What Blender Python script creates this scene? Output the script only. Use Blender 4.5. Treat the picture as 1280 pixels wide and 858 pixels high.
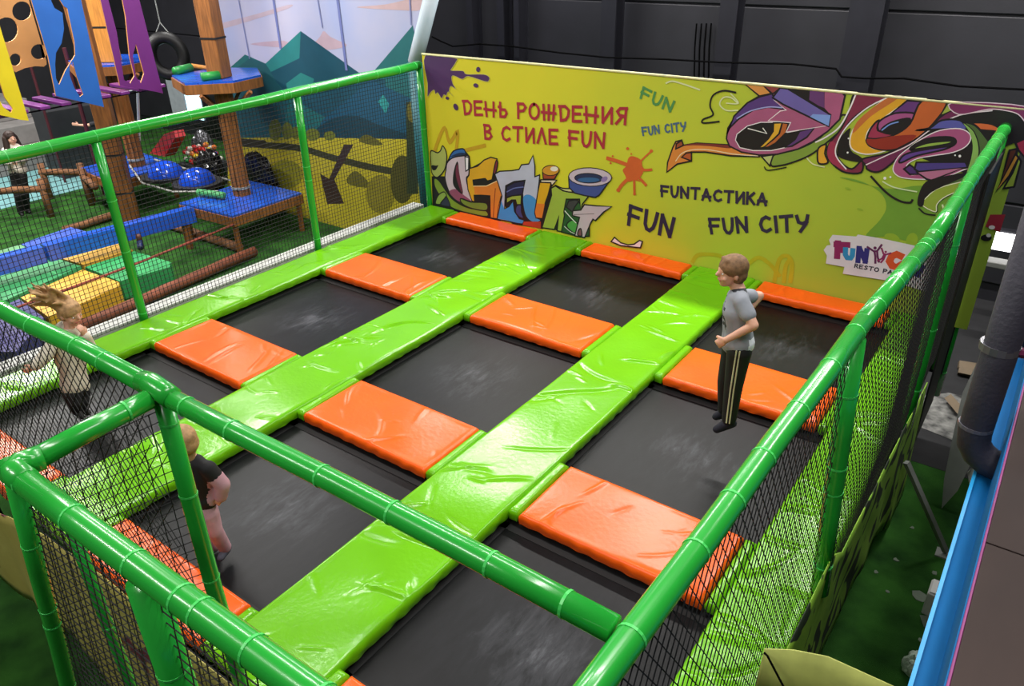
import bpy, bmesh, math, random
import numpy as np
from mathutils import Vector, Matrix, noise
from mathutils.geometry import tessellate_polygon
random.seed(7)
for o in list(bpy.data.objects): bpy.data.objects.remove(o)
SC = bpy.context.scene
COL = SC.collection
# ------------------------------------------------------------------ camera
P = 1.30                                    # height of the trampoline deck above the hall floor
FPX = 957.288
CAMP = Vector((6.7463, -7.9101, 3.4352 + P))
RR = Vector((0.81101711, 0.5847988, -0.01617429))
RD = Vector((0.26580422, -0.39297265, -0.88029575))
RF = Vector((-0.52115195, 0.70963572, -0.47414954))
cam = bpy.data.cameras.new('camera'); camo = bpy.data.objects.new('camera', cam); COL.objects.link(camo)
cam.sensor_fit = 'HORIZONTAL'; cam.sensor_width = 36; cam.lens = FPX / 1280 * 36; cam.clip_end = 200; cam.clip_start = .05
M = Matrix.Identity(4)
for i in range(3):
    M[i][0] = RR[i]; M[i][1] = -RD[i]; M[i][2] = -RF[i]; M[i][3] = CAMP[i]
camo.matrix_world = M
SC.camera = camo
def at(u, v, ax, val):                      # photo pixel -> point on the plane axis = val
    d = RR * ((u - 640) / FPX) + RD * ((v - 429) / FPX) + RF
    return CAMP + d * ((val - CAMP[ax]) / d[ax])
# ------------------------------------------------------------------ light
SC.view_settings.view_transform = 'Standard'; SC.view_settings.look = 'None'
SC.view_settings.exposure = 0.0; SC.view_settings.gamma = 1; SC.view_settings.use_curve_mapping = False
w = bpy.data.worlds.new('hall_ambient'); SC.world = w; w.use_nodes = True
w.node_tree.nodes['Background'].inputs[0].default_value = (.80, .88, 1, 1)
w.node_tree.nodes['Background'].inputs[1].default_value = .05
def lamp(x, y, z, sx, sy, watts, col=(1, .97, .93)):
    l = bpy.data.lights.new('ceiling_lamp', 'AREA'); l.shape = 'RECTANGLE'; l.size = sx; l.size_y = sy; l.energy = watts; l.color = col
    o = bpy.data.objects.new('ceiling_lamp', l); COL.objects.link(o); o.location = (x, y, z); return o
for x in (-.5, 3.0, 6.3): lamp(x, 1.75, P + 5.6, 2.6, .3, 300)
for x in (-2, 1.8, 5.2): lamp(x, -4.2, P + 6.2, 2.4, .3, 130)
for x in (0.5, 4.0): lamp(x, -9.5, P + 5.2, 2.4, .3, 120)
for y in (-6.0, -1.0): lamp(7.15, y, P + 5.2, .3, 2.4, 90)
for x, y, e in ((-9, -3.2, 600), (-5, -4.5, 200), (-8.5, 2.2, 180), (-3.6, -1.4, 230), (-12, -1, 260)): lamp(x, y, P + 5.0, 2.4, .4, e)
# ------------------------------------------------------------------ helpers
def srgb(h):
    h = h.lstrip('#'); c = [int(h[i:i + 2], 16) / 255 for i in (0, 2, 4)]
    return tuple(((x + .055) / 1.055) ** 2.4 if x > .04045 else x / 12.92 for x in c) + (1,)
MATS = {}
def mat(name, hexc, rough=.5, metal=0, var=.12, vs=6, bump=0, bs=40, spec=.5, stretch=None, emit=0, hex2=None, coat=0):
    if name in MATS: return MATS[name]
    m = bpy.data.materials.new(name); m.use_nodes = True; nt = m.node_tree; b = nt.nodes['Principled BSDF']
    c = srgb(hexc); b.inputs['Roughness'].default_value = rough; b.inputs['Metallic'].default_value = metal
    b.inputs['Specular IOR Level'].default_value = spec
    b.inputs['Coat Weight'].default_value = coat; b.inputs['Coat Roughness'].default_value = .15
    tc = nt.nodes.new('ShaderNodeTexCoord'); mp = nt.nodes.new('ShaderNodeMapping'); nt.links.new(tc.outputs['Object'], mp.inputs[0])
    if stretch: mp.inputs['Scale'].default_value = stretch
    n = nt.nodes.new('ShaderNodeTexNoise'); n.inputs['Scale'].default_value = vs; n.inputs['Detail'].default_value = 5
    nt.links.new(mp.outputs[0], n.inputs['Vector'])
    r = nt.nodes.new('ShaderNodeValToRGB'); nt.links.new(n.outputs['Fac'], r.inputs[0])
    c2 = srgb(hex2) if hex2 else tuple(min(1, x * (1 + var)) for x in c[:3]) + (1,)
    r.color_ramp.elements[0].position = .3; r.color_ramp.elements[1].position = .7
    r.color_ramp.elements[0].color = c if hex2 else tuple(x * (1 - var) for x in c[:3]) + (1,); r.color_ramp.elements[1].color = c2
    nt.links.new(r.outputs[0], b.inputs['Base Color'])
    if bump:
        n2 = nt.nodes.new('ShaderNodeTexNoise'); n2.inputs['Scale'].default_value = bs; n2.inputs['Detail'].default_value = 3
        nt.links.new(mp.outputs[0], n2.inputs['Vector'])
        bp = nt.nodes.new('ShaderNodeBump'); bp.inputs['Strength'].default_value = bump; bp.inputs['Distance'].default_value = .01
        nt.links.new(n2.outputs['Fac'], bp.inputs['Height']); nt.links.new(bp.outputs[0], b.inputs['Normal'])
    if emit:
        b.inputs['Emission Color'].default_value = c; b.inputs['Emission Strength'].default_value = emit
    MATS[name] = m; return m
def col(h, rough=.55):                      # plain printed colour
    return mat('print_' + h.strip('#'), h, rough, var=.06, vs=5)
def obj(name, me, m=None, parent=None, smooth=False):
    if isinstance(me, bmesh.types.BMesh):
        b = me; me = bpy.data.meshes.new(name); b.to_mesh(me); b.free()
    if m is not None:
        for x in (m if isinstance(m, (list, tuple)) else [m]): me.materials.append(x)
    if smooth: me.polygons.foreach_set('use_smooth', [True] * len(me.polygons))
    o = bpy.data.objects.new(name, me); COL.objects.link(o)
    if parent: o.parent = parent
    return o
def tag(o, label, cat, group=None):
    o['label'] = label; o['category'] = cat
    if group: o['group'] = group
    return o
def thing(name, label, cat, loc=(0, 0, 0), group=None):
    o = bpy.data.objects.new(name, None); COL.objects.link(o); o.location = loc; o.empty_display_size = .1
    return tag(o, label, cat, group)
def struct(o, label=None):
    o['kind'] = 'structure'
    if label: o['label'] = label
    return o
def setloc(root):                            # give an Empty-rooted thing a real base position, its parts built in world space
    bpy.context.view_layer.update()
    return root
def B(): return bmesh.new()
def box(bm, x0, x1, y0, y1, z0, z1, bev=0):
    v = [bm.verts.new(p) for p in ((x0, y0, z0), (x1, y0, z0), (x1, y1, z0), (x0, y1, z0), (x0, y0, z1), (x1, y0, z1), (x1, y1, z1), (x0, y1, z1))]
    f = [bm.faces.new([v[i] for i in q]) for q in ((3, 2, 1, 0), (4, 5, 6, 7), (0, 1, 5, 4), (1, 2, 6, 5), (2, 3, 7, 6), (3, 0, 4, 7))]
    if bev:
        es = list({e for x in f for e in x.edges}); bmesh.ops.bevel(bm, geom=es, offset=bev, segments=2, affect='EDGES', profile=.5)
    return bm
def frame(d):
    d = d.normalized(); a = Vector((0, 0, 1)) if abs(d.z) < .9 else Vector((1, 0, 0))
    x = d.cross(a).normalized(); return x, d.cross(x).normalized()
def tube(bm, pts, r, seg=12, caps=True, rad=None):
    pts = [Vector(p) for p in pts]; rings = []
    for i, p in enumerate(pts):
        d = (pts[min(i + 1, len(pts) - 1)] - pts[max(i - 1, 0)])
        x, y = frame(d)
        if rings:
            # keep the frame from flipping
            if x.dot(px) < 0: x, y = -x, -y
        px = x
        rr = rad[i] if rad else r
        rings.append([bm.verts.new(p + (x * math.cos(a) + y * math.sin(a)) * rr) for a in [2 * math.pi * k / seg for k in range(seg)]])
    for a, b in zip(rings, rings[1:]):
        for k in range(seg):
            bm.faces.new((a[k], a[(k + 1) % seg], b[(k + 1) % seg], b[k]))
    if caps:
        bm.faces.new(rings[0][::-1]); bm.faces.new(rings[-1])
    return bm
def capsule(bm, p0, p1, r0, r1, seg=14, rings=4):
    p0, p1 = Vector(p0), Vector(p1); d = p1 - p0; L = d.length
    if L < 1e-6: d = Vector((0, 0, 1))
    d = d.normalized(); pts = []; rad = []
    for k in range(rings):
        a = math.pi / 2 * (1 - k / rings); pts.append(p0 - d * (r0 * math.sin(a))); rad.append(max(r0 * math.cos(a), r0 * .02))
    pts.append(p0); rad.append(r0)
    n = max(2, int(L / .06))
    for k in range(1, n): pts.append(p0.lerp(p1, k / n)); rad.append(r0 + (r1 - r0) * k / n)
    pts.append(p1); rad.append(r1)
    for k in range(rings - 1, -1, -1):
        a = math.pi / 2 * (1 - k / rings); pts.append(p1 + d * (r1 * math.sin(a))); rad.append(max(r1 * math.cos(a), r1 * .02))
    x, y = frame(d); rs = [[bm.verts.new(p + (x * math.cos(t) + y * math.sin(t)) * r) for t in [2 * math.pi * k / seg for k in range(seg)]] for p, r in zip(pts, rad)]
    for a, b in zip(rs, rs[1:]):
        for k in range(seg): bm.faces.new((a[k], a[(k + 1) % seg], b[(k + 1) % seg], b[k]))
    bm.faces.new(rs[0][::-1]); bm.faces.new(rs[-1])
    return bm
def ellip(bm, c, ax, ay, az, u=16, v=10):     # ax, ay, az are the three half-axis vectors
    m = Matrix((Vector(ax), Vector(ay), Vector(az))).transposed().to_4x4(); m.translation = Vector(c)
    bmesh.ops.create_uvsphere(bm, u_segments=u, v_segments=v, radius=1, matrix=m); return bm
def prism(bm, pts, d):                        # polygon (list of 3D points, may be concave) extruded by vector d
    pts = [Vector(p) for p in pts]; d = Vector(d); n = len(pts)
    a = [bm.verts.new(p) for p in pts]; b = [bm.verts.new(p + d) for p in pts]
    for t in tessellate_polygon([pts]):
        bm.faces.new([a[i] for i in t]); bm.faces.new([b[i] for i in t[::-1]])
    for i in range(n): bm.faces.new((a[i], a[(i + 1) % n], b[(i + 1) % n], b[i]))
    bmesh.ops.recalc_face_normals(bm, faces=bm.faces); return bm
def from_np(name, V, F, m, parent=None, smooth=False):
    me = bpy.data.meshes.new(name); me.from_pydata([tuple(v) for v in V], [], F); me.update()
    return obj(name, me, m, parent, smooth)
def copy_tree(o, parent=None):
    c = o.copy(); COL.objects.link(c); c.parent = parent
    for ch in o.children: copy_tree(ch, c)
    return c
# ------------------------------------------------------------------ materials
M_turf = mat('turf', '#1b3a18', .95, var=.35, vs=3, bump=.6, bs=220, spec=.1, hex2='#356626')
M_wallk = mat('dark_panel', '#212127', .55, var=.15, vs=2, bump=.1, bs=30)
M_wallj = mat('dark_steel', '#222229', .45, metal=.3, var=.1)
M_black = mat('black_rubber', '#0c0c0e', .6, var=.2)
M_cable = mat('black_cable', '#060607', .95, spec=.05)
M_tube = mat('green_foam_tube', '#22a234', .26, var=.06, vs=3, bump=.05, bs=9, coat=.5)
M_tie = mat('green_cable_tie', '#45c95c', .35)
M_net = mat('black_net', '#0b0b0b', .8)
M_green = mat('lime_vinyl', '#6ab40e', .21, var=.05, vs=3, bump=.15, bs=28, spec=.42)
M_orange = mat('orange_vinyl', '#fa6012', .28, var=.06, vs=3, bump=.15, bs=28, spec=.4)
M_steel = mat('frame_steel', '#202024', .5, metal=.6)
M_blue = mat('blue_paint', '#2258c8', .25, var=.12, vs=8, coat=.6)
M_wood = mat('wood_post', '#8a5526', .6, var=.35, vs=5, stretch=(6, 6, .6), bump=.3, bs=30)
M_woodl = mat('wood_light', '#c98436', .55, var=.25, vs=5, stretch=(6, 6, .6), bump=.2, bs=30)
M_log = mat('log_bark', '#7a5030', .8, var=.35, vs=8)
M_purple = mat('purple_paint', '#6a2a72', .35, var=.1)
M_skirt = mat('skirt_fabric', '#a9a83e', .7, var=.15, vs=3, hex2='#8fae30', bump=.2, bs=14)
def print_mat(name, base, base2, dark, sc, thr):
    m = mat(name, base, .7, var=.15, vs=3, hex2=base2, bump=.2, bs=14); nt = m.node_tree; b = nt.nodes['Principled BSDF']; old = b.inputs['Base Color'].links[0].from_socket
    n = nt.nodes.new('ShaderNodeTexNoise'); n.inputs['Scale'].default_value = sc; n.inputs['Detail'].default_value = 1.5; n.inputs['Distortion'].default_value = 1.5
    g = nt.nodes.new('ShaderNodeNewGeometry'); nt.links.new(g.outputs['Position'], n.inputs['Vector'])
    r = nt.nodes.new('ShaderNodeValToRGB'); r.color_ramp.elements[0].position = thr; r.color_ramp.elements[1].position = thr + .02; nt.links.new(n.outputs['Fac'], r.inputs[0])
    x = nt.nodes.new('ShaderNodeMixRGB'); nt.links.new(r.outputs[0], x.inputs[0]); nt.links.new(old, x.inputs[1]); x.inputs[2].default_value = srgb(dark); nt.links.new(x.outputs[0], b.inputs['Base Color']); return m
M_skirtf = print_mat('skirt_front', '#a99c4c', '#b5ab5c', '#6a2638', 1.3, .58)
M_skirtr = print_mat('skirt_side', '#6fa02a', '#8fb838', '#16240f', 2.4, .545)
M_mezz = mat('mezzanine_lino', '#291f1d', .7, var=.25, vs=3, hex2='#3c2f2b', spec=.25, stretch=(1, .3, 1))
M_fasc = mat('fascia_blue', '#075c94', .65, var=.05, spec=.15)
M_fascl = mat('fascia_ledge', '#2a9ad6', .4, var=.05)
M_foamk = mat('black_foam', '#2c2a35', .6, var=.15, bump=.25, bs=60)
M_white = mat('white_plastic', '#dcdcdc', .4, var=.05)
M_grey = mat('grey_board', '#8c8f8c', .6, var=.1)
def trampoline_mat():
    m = bpy.data.materials.new('jump_mat'); m.use_nodes = True; nt = m.node_tree; b = nt.nodes['Principled BSDF']
    tc = nt.nodes.new('ShaderNodeTexCoord')
    geo = nt.nodes.new('ShaderNodeNewGeometry')
    n1 = nt.nodes.new('ShaderNodeTexNoise'); n1.inputs['Scale'].default_value = 1.6; n1.inputs['Detail'].default_value = 6
    mp = nt.nodes.new('ShaderNodeMapping'); mp.inputs['Scale'].default_value = (7, 2.0, 1); mp.inputs['Rotation'].default_value = (0, 0, .7)
    n2 = nt.nodes.new('ShaderNodeTexNoise'); n2.inputs['Scale'].default_value = 2.2; n2.inputs['Detail'].default_value = 8; n2.inputs['Distortion'].default_value = .35; n2.inputs['Roughness'].default_value = .65
    nt.links.new(geo.outputs['Position'], n1.inputs['Vector']); nt.links.new(geo.outputs['Position'], mp.inputs[0]); nt.links.new(mp.outputs[0], n2.inputs['Vector'])
    # worn dust plus painted sheen in the middle of every mat (object space, so it stays with the mat)
    g = nt.nodes.new('ShaderNodeTexGradient'); g.gradient_type = 'SPHERICAL'; nt.links.new(tc.outputs['Object'], g.inputs[0])
    mul = nt.nodes.new('ShaderNodeMath'); mul.operation = 'MULTIPLY'; nt.links.new(g.outputs['Fac'], mul.inputs[0]); nt.links.new(n2.outputs['Fac'], mul.inputs[1])
    add = nt.nodes.new('ShaderNodeMath'); add.operation = 'MULTIPLY_ADD'; nt.links.new(n1.outputs['Fac'], add.inputs[0]); add.inputs[1].default_value = .35
    nt.links.new(mul.outputs[0], add.inputs[2])
    r = nt.nodes.new('ShaderNodeValToRGB'); nt.links.new(add.outputs[0], r.inputs[0])
    r.color_ramp.elements[0].position = .22; r.color_ramp.elements[0].color = srgb('#0b0b0d')
    r.color_ramp.elements[1].position = .95; r.color_ramp.elements[1].color = srgb('#606166')
    k = r.color_ramp.elements.new(.52); k.color = srgb('#1a1b1e'); k = r.color_ramp.elements.new(.68); k.color = srgb('#313236')
    nt.links.new(r.outputs[0], b.inputs['Base Color']); b.inputs['Roughness'].default_value = .4; b.inputs['Specular IOR Level'].default_value = .22
    wv = nt.nodes.new('ShaderNodeTexNoise'); wv.inputs['Scale'].default_value = 300; bp = nt.nodes.new('ShaderNodeBump'); bp.inputs['Strength'].default_value = .12
    bp.inputs['Distance'].default_value = .004
    nt.links.new(geo.outputs['Position'], wv.inputs['Vector']); nt.links.new(wv.outputs['Fac'], bp.inputs['Height']); nt.links.new(bp.outputs[0], b.inputs['Normal'])
    return m
M_mat = trampoline_mat()
# ------------------------------------------------------------------ hall shell
struct(obj('floor', box(B(), -16, 9, -14, 6, -.1, 0), M_turf), 'dark green artificial turf floor of the hall')
wb = struct(obj('wall_back', box(B(), -16, 9, 4.0, 4.2, 0, 8), M_wallk), 'dark grey panel wall behind the graffiti banner')
for z in (1.4, 2.55, 3.7, 4.85, 6.0): obj('panel', box(B(), -15.9, 8.9, 3.955, 4.0, z - 1.12, z, .012), M_wallk, wb)
struct(obj('wall_left', box(B(), -16.2, -16, -14, 6, 0, 8), M_wallk), 'dark wall beyond the climbing area')
struct(obj('wall_right', box(B(), 7.02, 7.1, -14, 4, 0, P + 1.40), mat('wall_green', '#12301a', .8)), 'dark green wall under the walkway')
def steel_column(x, y, wd, label):
    t = thing('steel_column', label, 'column', (x, y, 0))
    obj('flange', box(B(), -wd / 2, wd / 2, -.012, .012, 0, 7.5), M_wallj, t)
    obj('web', box(B(), -.012, .012, .012, .24, 0, 7.5), M_wallj, t)
    obj('flange', box(B(), -wd / 2, wd / 2, .24, .264, 0, 7.5), M_wallj, t)
    return t
for u, wd, lb in ((588, .12, 'thin dark steel column behind the banner corner with the purple splat'), (626, .14, 'dark steel column behind the first word of the banner'),
                  (646, .10, 'narrow dark steel post right beside another behind the red lettering'), (760, .26, 'dark steel column behind the banner above the red lettering'),
                  (908, .26, 'dark steel column behind the banner above the word CITY'), (1078, .42, 'wide dark steel column behind the purple swirl of the banner')):
    p = at(u, 40, 1, 3.4); steel_column(p.x, 3.4, wd, lb)
for k in range(4):
    p = at(868 + 6 * k, 60, 1, 3.9); p2 = at(869 + 6 * k, 98, 1, 3.9)
    tag(obj('wall_cable', tube(B(), [(p.x, 3.9, p.z + .35), (p.x + .01, 3.89, p.z), (p2.x, 3.9, p2.z - .2)], .012, 6), M_cable), 'short black cable hanging down the dark wall in a row of four', 'cable', 'four short wall cables')
pts = [at(u, v, 1, 3.3) for u, v in ((540, 46), (552, 52), (566, 58), (600, 55), (640, 58), (700, 66), (760, 72), (830, 74), (900, 78), (990, 80), (1045, 86), (1052, 96), (1080, 98), (1130, 98), (1200, 108), (1280, 112), (1330, 116))]
tag(obj('wall_cable', tube(B(), pts, .014, 6), M_cable), 'long black cable sagging along the dark back wall', 'cable')
# bright window low in the back wall, right of the banner
p0, p1 = at(1244, 292, 1, 3.2), at(1284, 319, 1, 3.2)
wn = struct(obj('window_1', box(B(), p0.x - .05, p0.x + .75, 3.22, 3.3, p1.z - .04, p0.z + .06), M_wallj), 'small bright window low in the dark wall beside the banner')
obj('pane', box(B(), p0.x, p0.x + .7, 3.19, 3.22, p1.z, p0.z + .02), mat('daylight_pane', '#ffffff', .3, emit=5), wn)
p0 = at(1238, 326, 1, 2.6)
tag(obj('steel_beam', box(B(), p0.x - .1, p0.x + .9, 2.5, 2.7, p0.z - .05, p0.z + .02, .01), mat('beam_grey', '#8a8a88', .4, metal=.4)), 'pale steel beam under the bright little window', 'beam')
# planks and posts in the dark corner behind the right fence
for (u, v, u2, v2, lb) in ((1198, 456, 1236, 462, 'upper pale plank leaning in the dark corner'), (1198, 463, 1232, 470, 'lower pale plank leaning in the dark corner'), (1187, 498, 1204, 518, 'short brown plank slanting on the dusty floor')):
    a, b = at(u, v, 2, .06), at(u2, v2, 2, .06)
    tag(obj('plank', tube(B(), [a, b], .058, 4), mat('plank_grey', '#7a6a55', .7)), lb, 'plank')
struct(obj('floor_back', box(B(), 6.0, 7.02, -.6, 4.0, .0, .003), mat('dark_floor_slab', '#17171a', .8, var=.3)), 'thin dark slab on the floor behind the end of the fence')  # thin near-black slab laid over the turf
p = at(1185, 520, 2, .004)
tag(obj('dust_patch', prism(B(), [Vector((p.x + .5 * math.cos(a) * random.uniform(.7, 1.1), p.y + .6 * math.sin(a) * random.uniform(.7, 1.1), .0035)) for a in [k * .45 for k in range(14)]], (0, 0, .004)), mat('dust', '#2c2c2c', .9, hex2='#8a8a86', vs=9)), 'pale dusty patch of bare floor behind the fence', 'floor patch')
# ------------------------------------------------------------------ walkway (mezzanine) on the right
EX = 6.865; ZT = P + 1.75
mz = struct(obj('mezzanine_floor', box(B(), EX + .03, 9, -12, 1.5, ZT - .33, ZT - .012), M_wallj), 'raised walkway floor at the side of the court')
ys = [-12, -9.2, -7.6, -6.62, -5.62, -4.55, -3.2, -1.6, 1.5]
for a, b in zip(ys, ys[1:]):
    obj('floor_tile', box(B(), EX, 9, a + .003, b - .003, ZT - .012, ZT, .002), M_mezz, mz)
wf = thing('walkway_fascia', 'blue steel channel edging the raised walkway floor', 'fascia', (EX, -5, ZT - .3))
def child_world(o, root):
    o.matrix_parent_inverse = Matrix.Translation(-Vector(root.location)); return o
child_world(obj('face', box(B(), EX - .012, EX + .03, -12, 1.5, ZT - .32, ZT - .012), M_fasc, wf), wf)
child_world(obj('ledge', box(B(), EX - .068, EX - .012, -12, 1.5, ZT - .33, ZT - .315), M_fasc, wf), wf)
child_world(obj('lip', box(B(), EX - .08, EX - .068, -12, 1.5, ZT - .335, ZT - .305), M_fascl, wf), wf)
child_world(obj('trim', tube(B(), [(EX - .004, -12, ZT - .006), (EX - .004, 1.5, ZT - .006)], .004, 6), mat('pink_trim', '#8a3a74', .6), wf), wf)
hp = thing('handrail_post', 'black foam wrapped handrail pipe bending into the blue walkway edge', 'pipe', (6.74, -4.75, ZT - .2))
yp = -4.75; zb = P + 1.49
pts = [(6.745, yp, P + 3.2), (6.745, yp, zb + .14)] + [(6.745 + .12 * (1 - math.cos(a)), yp, zb + .12 - .12 * math.sin(a)) for a in (.4, .8, 1.2, 1.57)] + [(6.93, yp, zb)]
pts = [(6.735, yp - .02, P + 2.9), (6.745, yp, zb + .13)] + pts[2:]
child_world(obj('foam_sleeve', tube(B(), pts, .062, 16), M_foamk, hp, True), hp)
bm = B(); tube(bm, [(6.737, yp, P + 1.99), (6.737, yp, P + 2.02)], .07, 16)
child_world(obj('clamp', bm, mat('clamp_grey', '#6a6a70', .3, metal=.5), hp), hp)
child_world(obj('joint_tape', tube(B(), [(6.742, yp, zb + .15), (6.742, yp, zb + .165)], .065, 16), mat('tape', '#55535c', .4), hp), hp)
child_world(obj('bracket', tube(B(), [(6.79, yp, P + 2.0), (6.95, yp + .1, P + 1.97)], .022, 8), mat('bracket_purple', '#6a2a4a', .4), hp), hp)
for k, (yy, r) in enumerate(((-3.55, .05), (-2.3, .05))):
    q = thing('handrail_post', ('second' if k == 0 else 'third') + ' black handrail pipe along the walkway past the foam wrapped one', 'pipe', (6.84, yy, ZT - .2))
    child_world(obj('pole', tube(B(), [(6.84, yy, ZT - .25), (6.84, yy, ZT + 1.1)], r, 12), M_foamk, q, True), q)
    for dz in (.05, .5): child_world(obj('cable_tie', tube(B(), [(6.84, yy, ZT - .15 + dz), (6.84, yy, ZT - .12 + dz)], r + .006, 12), M_fascl, q), q)
# ------------------------------------------------------------------ trampoline deck
XS = [(0, 1.493), (2.16, 3.653), (4.32, 5.813)]
YS = [(-.322, -1.852), (-2.505, -4.036), (-4.689, -6.22)]
COLN = ['beside the climbing area fence', 'in the middle column', 'beside the walkway side fence']
ROWN = ['next to the graffiti banner', 'in the middle row', 'in the row under the front crossbar']
for i, (x0, x1) in enumerate(XS):
    for j, (y0, y1) in enumerate(YS):
        t = thing('trampoline', 'square black trampoline %s and %s' % (COLN[i], ROWN[j]), 'trampoline', ((x0 + x1) / 2, (y0 + y1) / 2, 0), 'nine trampolines of the court')
        hx, hy = (x1 - x0) / 2, (y0 - y1) / 2; zm = P - .135
        n = 24; V = []; F = []
        for a in range(n + 1):
            for b in range(n + 1):
                u, v = a / n * 2 - 1, b / n * 2 - 1
                V.append((u * (hx - .02), v * (hy - .06), -.012 * (1 - u * u) * (1 - v * v)))
        for a in range(n):
            for b in range(n): k = a * (n + 1) + b; F.append((k, k + n + 1, k + n + 2, k + 1))
        mo = from_np('mat', V, F, M_mat, t, True); mo.location = (0, 0, zm)
        bm = B(); e = .09
        for (a, b, c, d) in ((-hx - e, hx + e, hy - .06, hy + e), (-hx - e, hx + e, -hy - e, -hy + .06), (-hx - e, -hx + .02, -hy, hy), (hx - .02, hx + e, -hy, hy)):
            box(bm, a, b, c, d, zm - .012, zm + .003)
        obj('mat_shade_border', bm, M_black, t)  # black border strip, also painted shade below the pad edges
        bm = B()
        for (a, b) in (((-1, -1), (1, -1)), ((1, -1), (1, 1)), ((1, 1), (-1, 1)), ((-1, 1), (-1, -1))):
            tube(bm, [(a[0] * (hx + .15), a[1] * (hy + .15), zm - .03), (b[0] * (hx + .15), b[1] * (hy + .15), zm - .03)], .025, 8)
        obj('frame', bm, M_steel, t)
        for sx in (-1, 1):
            for sy in (-1, 1): obj('leg', tube(B(), [(sx * (hx + .1), sy * (hy + .1), 0), (sx * (hx + .15), sy * (hy + .15), zm - .03)], .02, 6), M_steel, t)
def pad_mesh(name, x0, x1, y0, y1, zt, th, m, seed, dens=10, amp=.008, along=None, cell=.0135, parent=None):
    rg = np.random.RandomState(seed); W, L = x1 - x0, y1 - y0
    nx, ny = max(6, int(W / cell)), max(6, int(L / cell))
    gx = np.linspace(0, W, nx + 1); gy = np.linspace(0, L, ny + 1)
    X, Y = np.meshgrid(gx, gy, indexing='ij')
    H = np.zeros_like(X)
    cnt = int(dens * W * L * 1.5) + 3
    for _ in range(cnt):
        cx, cy = rg.uniform(0, W), rg.uniform(0, L)
        big = rg.rand() < .45
        ang = (rg.normal(.45, .45) if big else rg.uniform(0, math.pi)) + (0 if along == 'y' else 1.25)
        ln = rg.uniform(.2, .5) * (1 if big else .45); wd = rg.uniform(.012, .026) if big else rg.uniform(.009, .016)
        A = rg.uniform(.5, 1.25) * amp * (1 if big else .55) * (1 if rg.rand() < .75 else -.8)
        cu = rg.normal(0, .8)
        s = (X - cx) * math.cos(ang) + (Y - cy) * math.sin(ang); d = -(X - cx) * math.sin(ang) + (Y - cy) * math.cos(ang) + cu * s * s
        H += A * np.exp(-(d / wd) ** 2) * np.exp(-(s / (ln * .6)) ** 4)
    for _ in range(8):
        k = rg.uniform(2, 7, 2) * rg.choice([-1, 1], 2); H += .0028 * np.sin(k[0] * X + k[1] * Y + rg.uniform(0, 6))
    e = np.minimum(np.minimum(X, W - X), np.minimum(Y, L - Y)); r = .022
    q = 1 - np.clip(e / r, 0, 1); Z = zt + H * np.clip(e / .05, .15, 1) - r * (1 - np.sqrt(np.maximum(0, 1 - q * q)))
    Z -= .006
    V = np.stack([X + x0, Y + y0, Z], -1).reshape(-1, 3)
    idx = np.arange((nx + 1) * (ny + 1)).reshape(nx + 1, ny + 1)
    F = np.stack([idx[:-1, :-1], idx[1:, :-1], idx[1:, 1:], idx[:-1, 1:]], -1).reshape(-1, 4).tolist()
    ring = np.concatenate([idx[:, 0], idx[-1, 1:], idx[-2::-1, -1], idx[0, -2:0:-1]]); R = V[ring]
    cxy = np.array([(x0 + x1) / 2, (y0 + y1) / 2]); allV = [V]; base = len(V); prev = ring; n = len(ring)
    for dz, out in ((.35, .004), (.7, .003), (1, -.004)):
        Rn = R.copy(); Rn[:, 2] = zt - .022 - (th - .022) * dz
        wob = .005 * np.sin(np.arange(n) * .55 + rg.uniform(0, 6)) * np.sin(np.arange(n) * .13)
        sg = np.sign(Rn[:, :2] - cxy); edgex = (np.abs(Rn[:, 0] - x0) < 1e-6) | (np.abs(Rn[:, 0] - x1) < 1e-6)
        Rn[:, 0] += np.where(edgex, sg[:, 0] * (out + wob), 0); Rn[:, 1] += np.where(~edgex, sg[:, 1] * (out + wob), 0)
        allV.append(Rn); cur = np.arange(base, base + n); base += n
        F += [(int(prev[k]), int(cur[k]), int(cur[(k + 1) % n]), int(prev[(k + 1) % n])) for k in range(n)]
        prev = cur
    o = from_np(name, np.concatenate(allV), F, m, parent, True); return o
TH = .095
YF = -6.575
GX = [(-.455, 0, 'long lime green pad strip along the climbing area fence'), (1.493, 2.16, 'long lime green pad strip between the climbing side and middle trampolines'),
      (3.653, 4.32, 'long lime green pad strip between the middle and walkway side trampolines'), (5.813, 6.24, 'long lime green pad strip along the walkway side fence')]
OY = [(-.322, -.012), (-2.505, -1.852), (-4.689, -4.036), (YF, -6.22)]
TAB = .075
for i, (x0, x1, lb) in enumerate(GX):
    t = thing('green_pad', lb, 'safety pad', ((x0 + x1) / 2, -3.2, P - TH), 'lime green pad strips')
    child_world(pad_mesh('pad', x0, x1, YF, -.012, P, TH, M_green, 11 + i, dens=9, amp=.0155, along='y', parent=t), t)
    for k, (y0, y1) in enumerate(OY):
        for s in ((x0, -1), (x1, 1)):
            if (i == 0 and s[1] < 0) or (i == 3 and s[1] > 0): continue
            xa, xb = sorted((s[0] + s[1] * .003, s[0] + s[1] * TAB))
            child_world(pad_mesh('joint_flap', xa, xb, y0 + .004, y1 - .004, P - .003, TH, M_green, 60 + k * 9 + i, dens=40, amp=.004, along='y', cell=.02, parent=t), t)
OR = ['against the graffiti banner', 'between the banner row and the middle row', 'between the middle row and the front row', 'at the front edge of the court']
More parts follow.
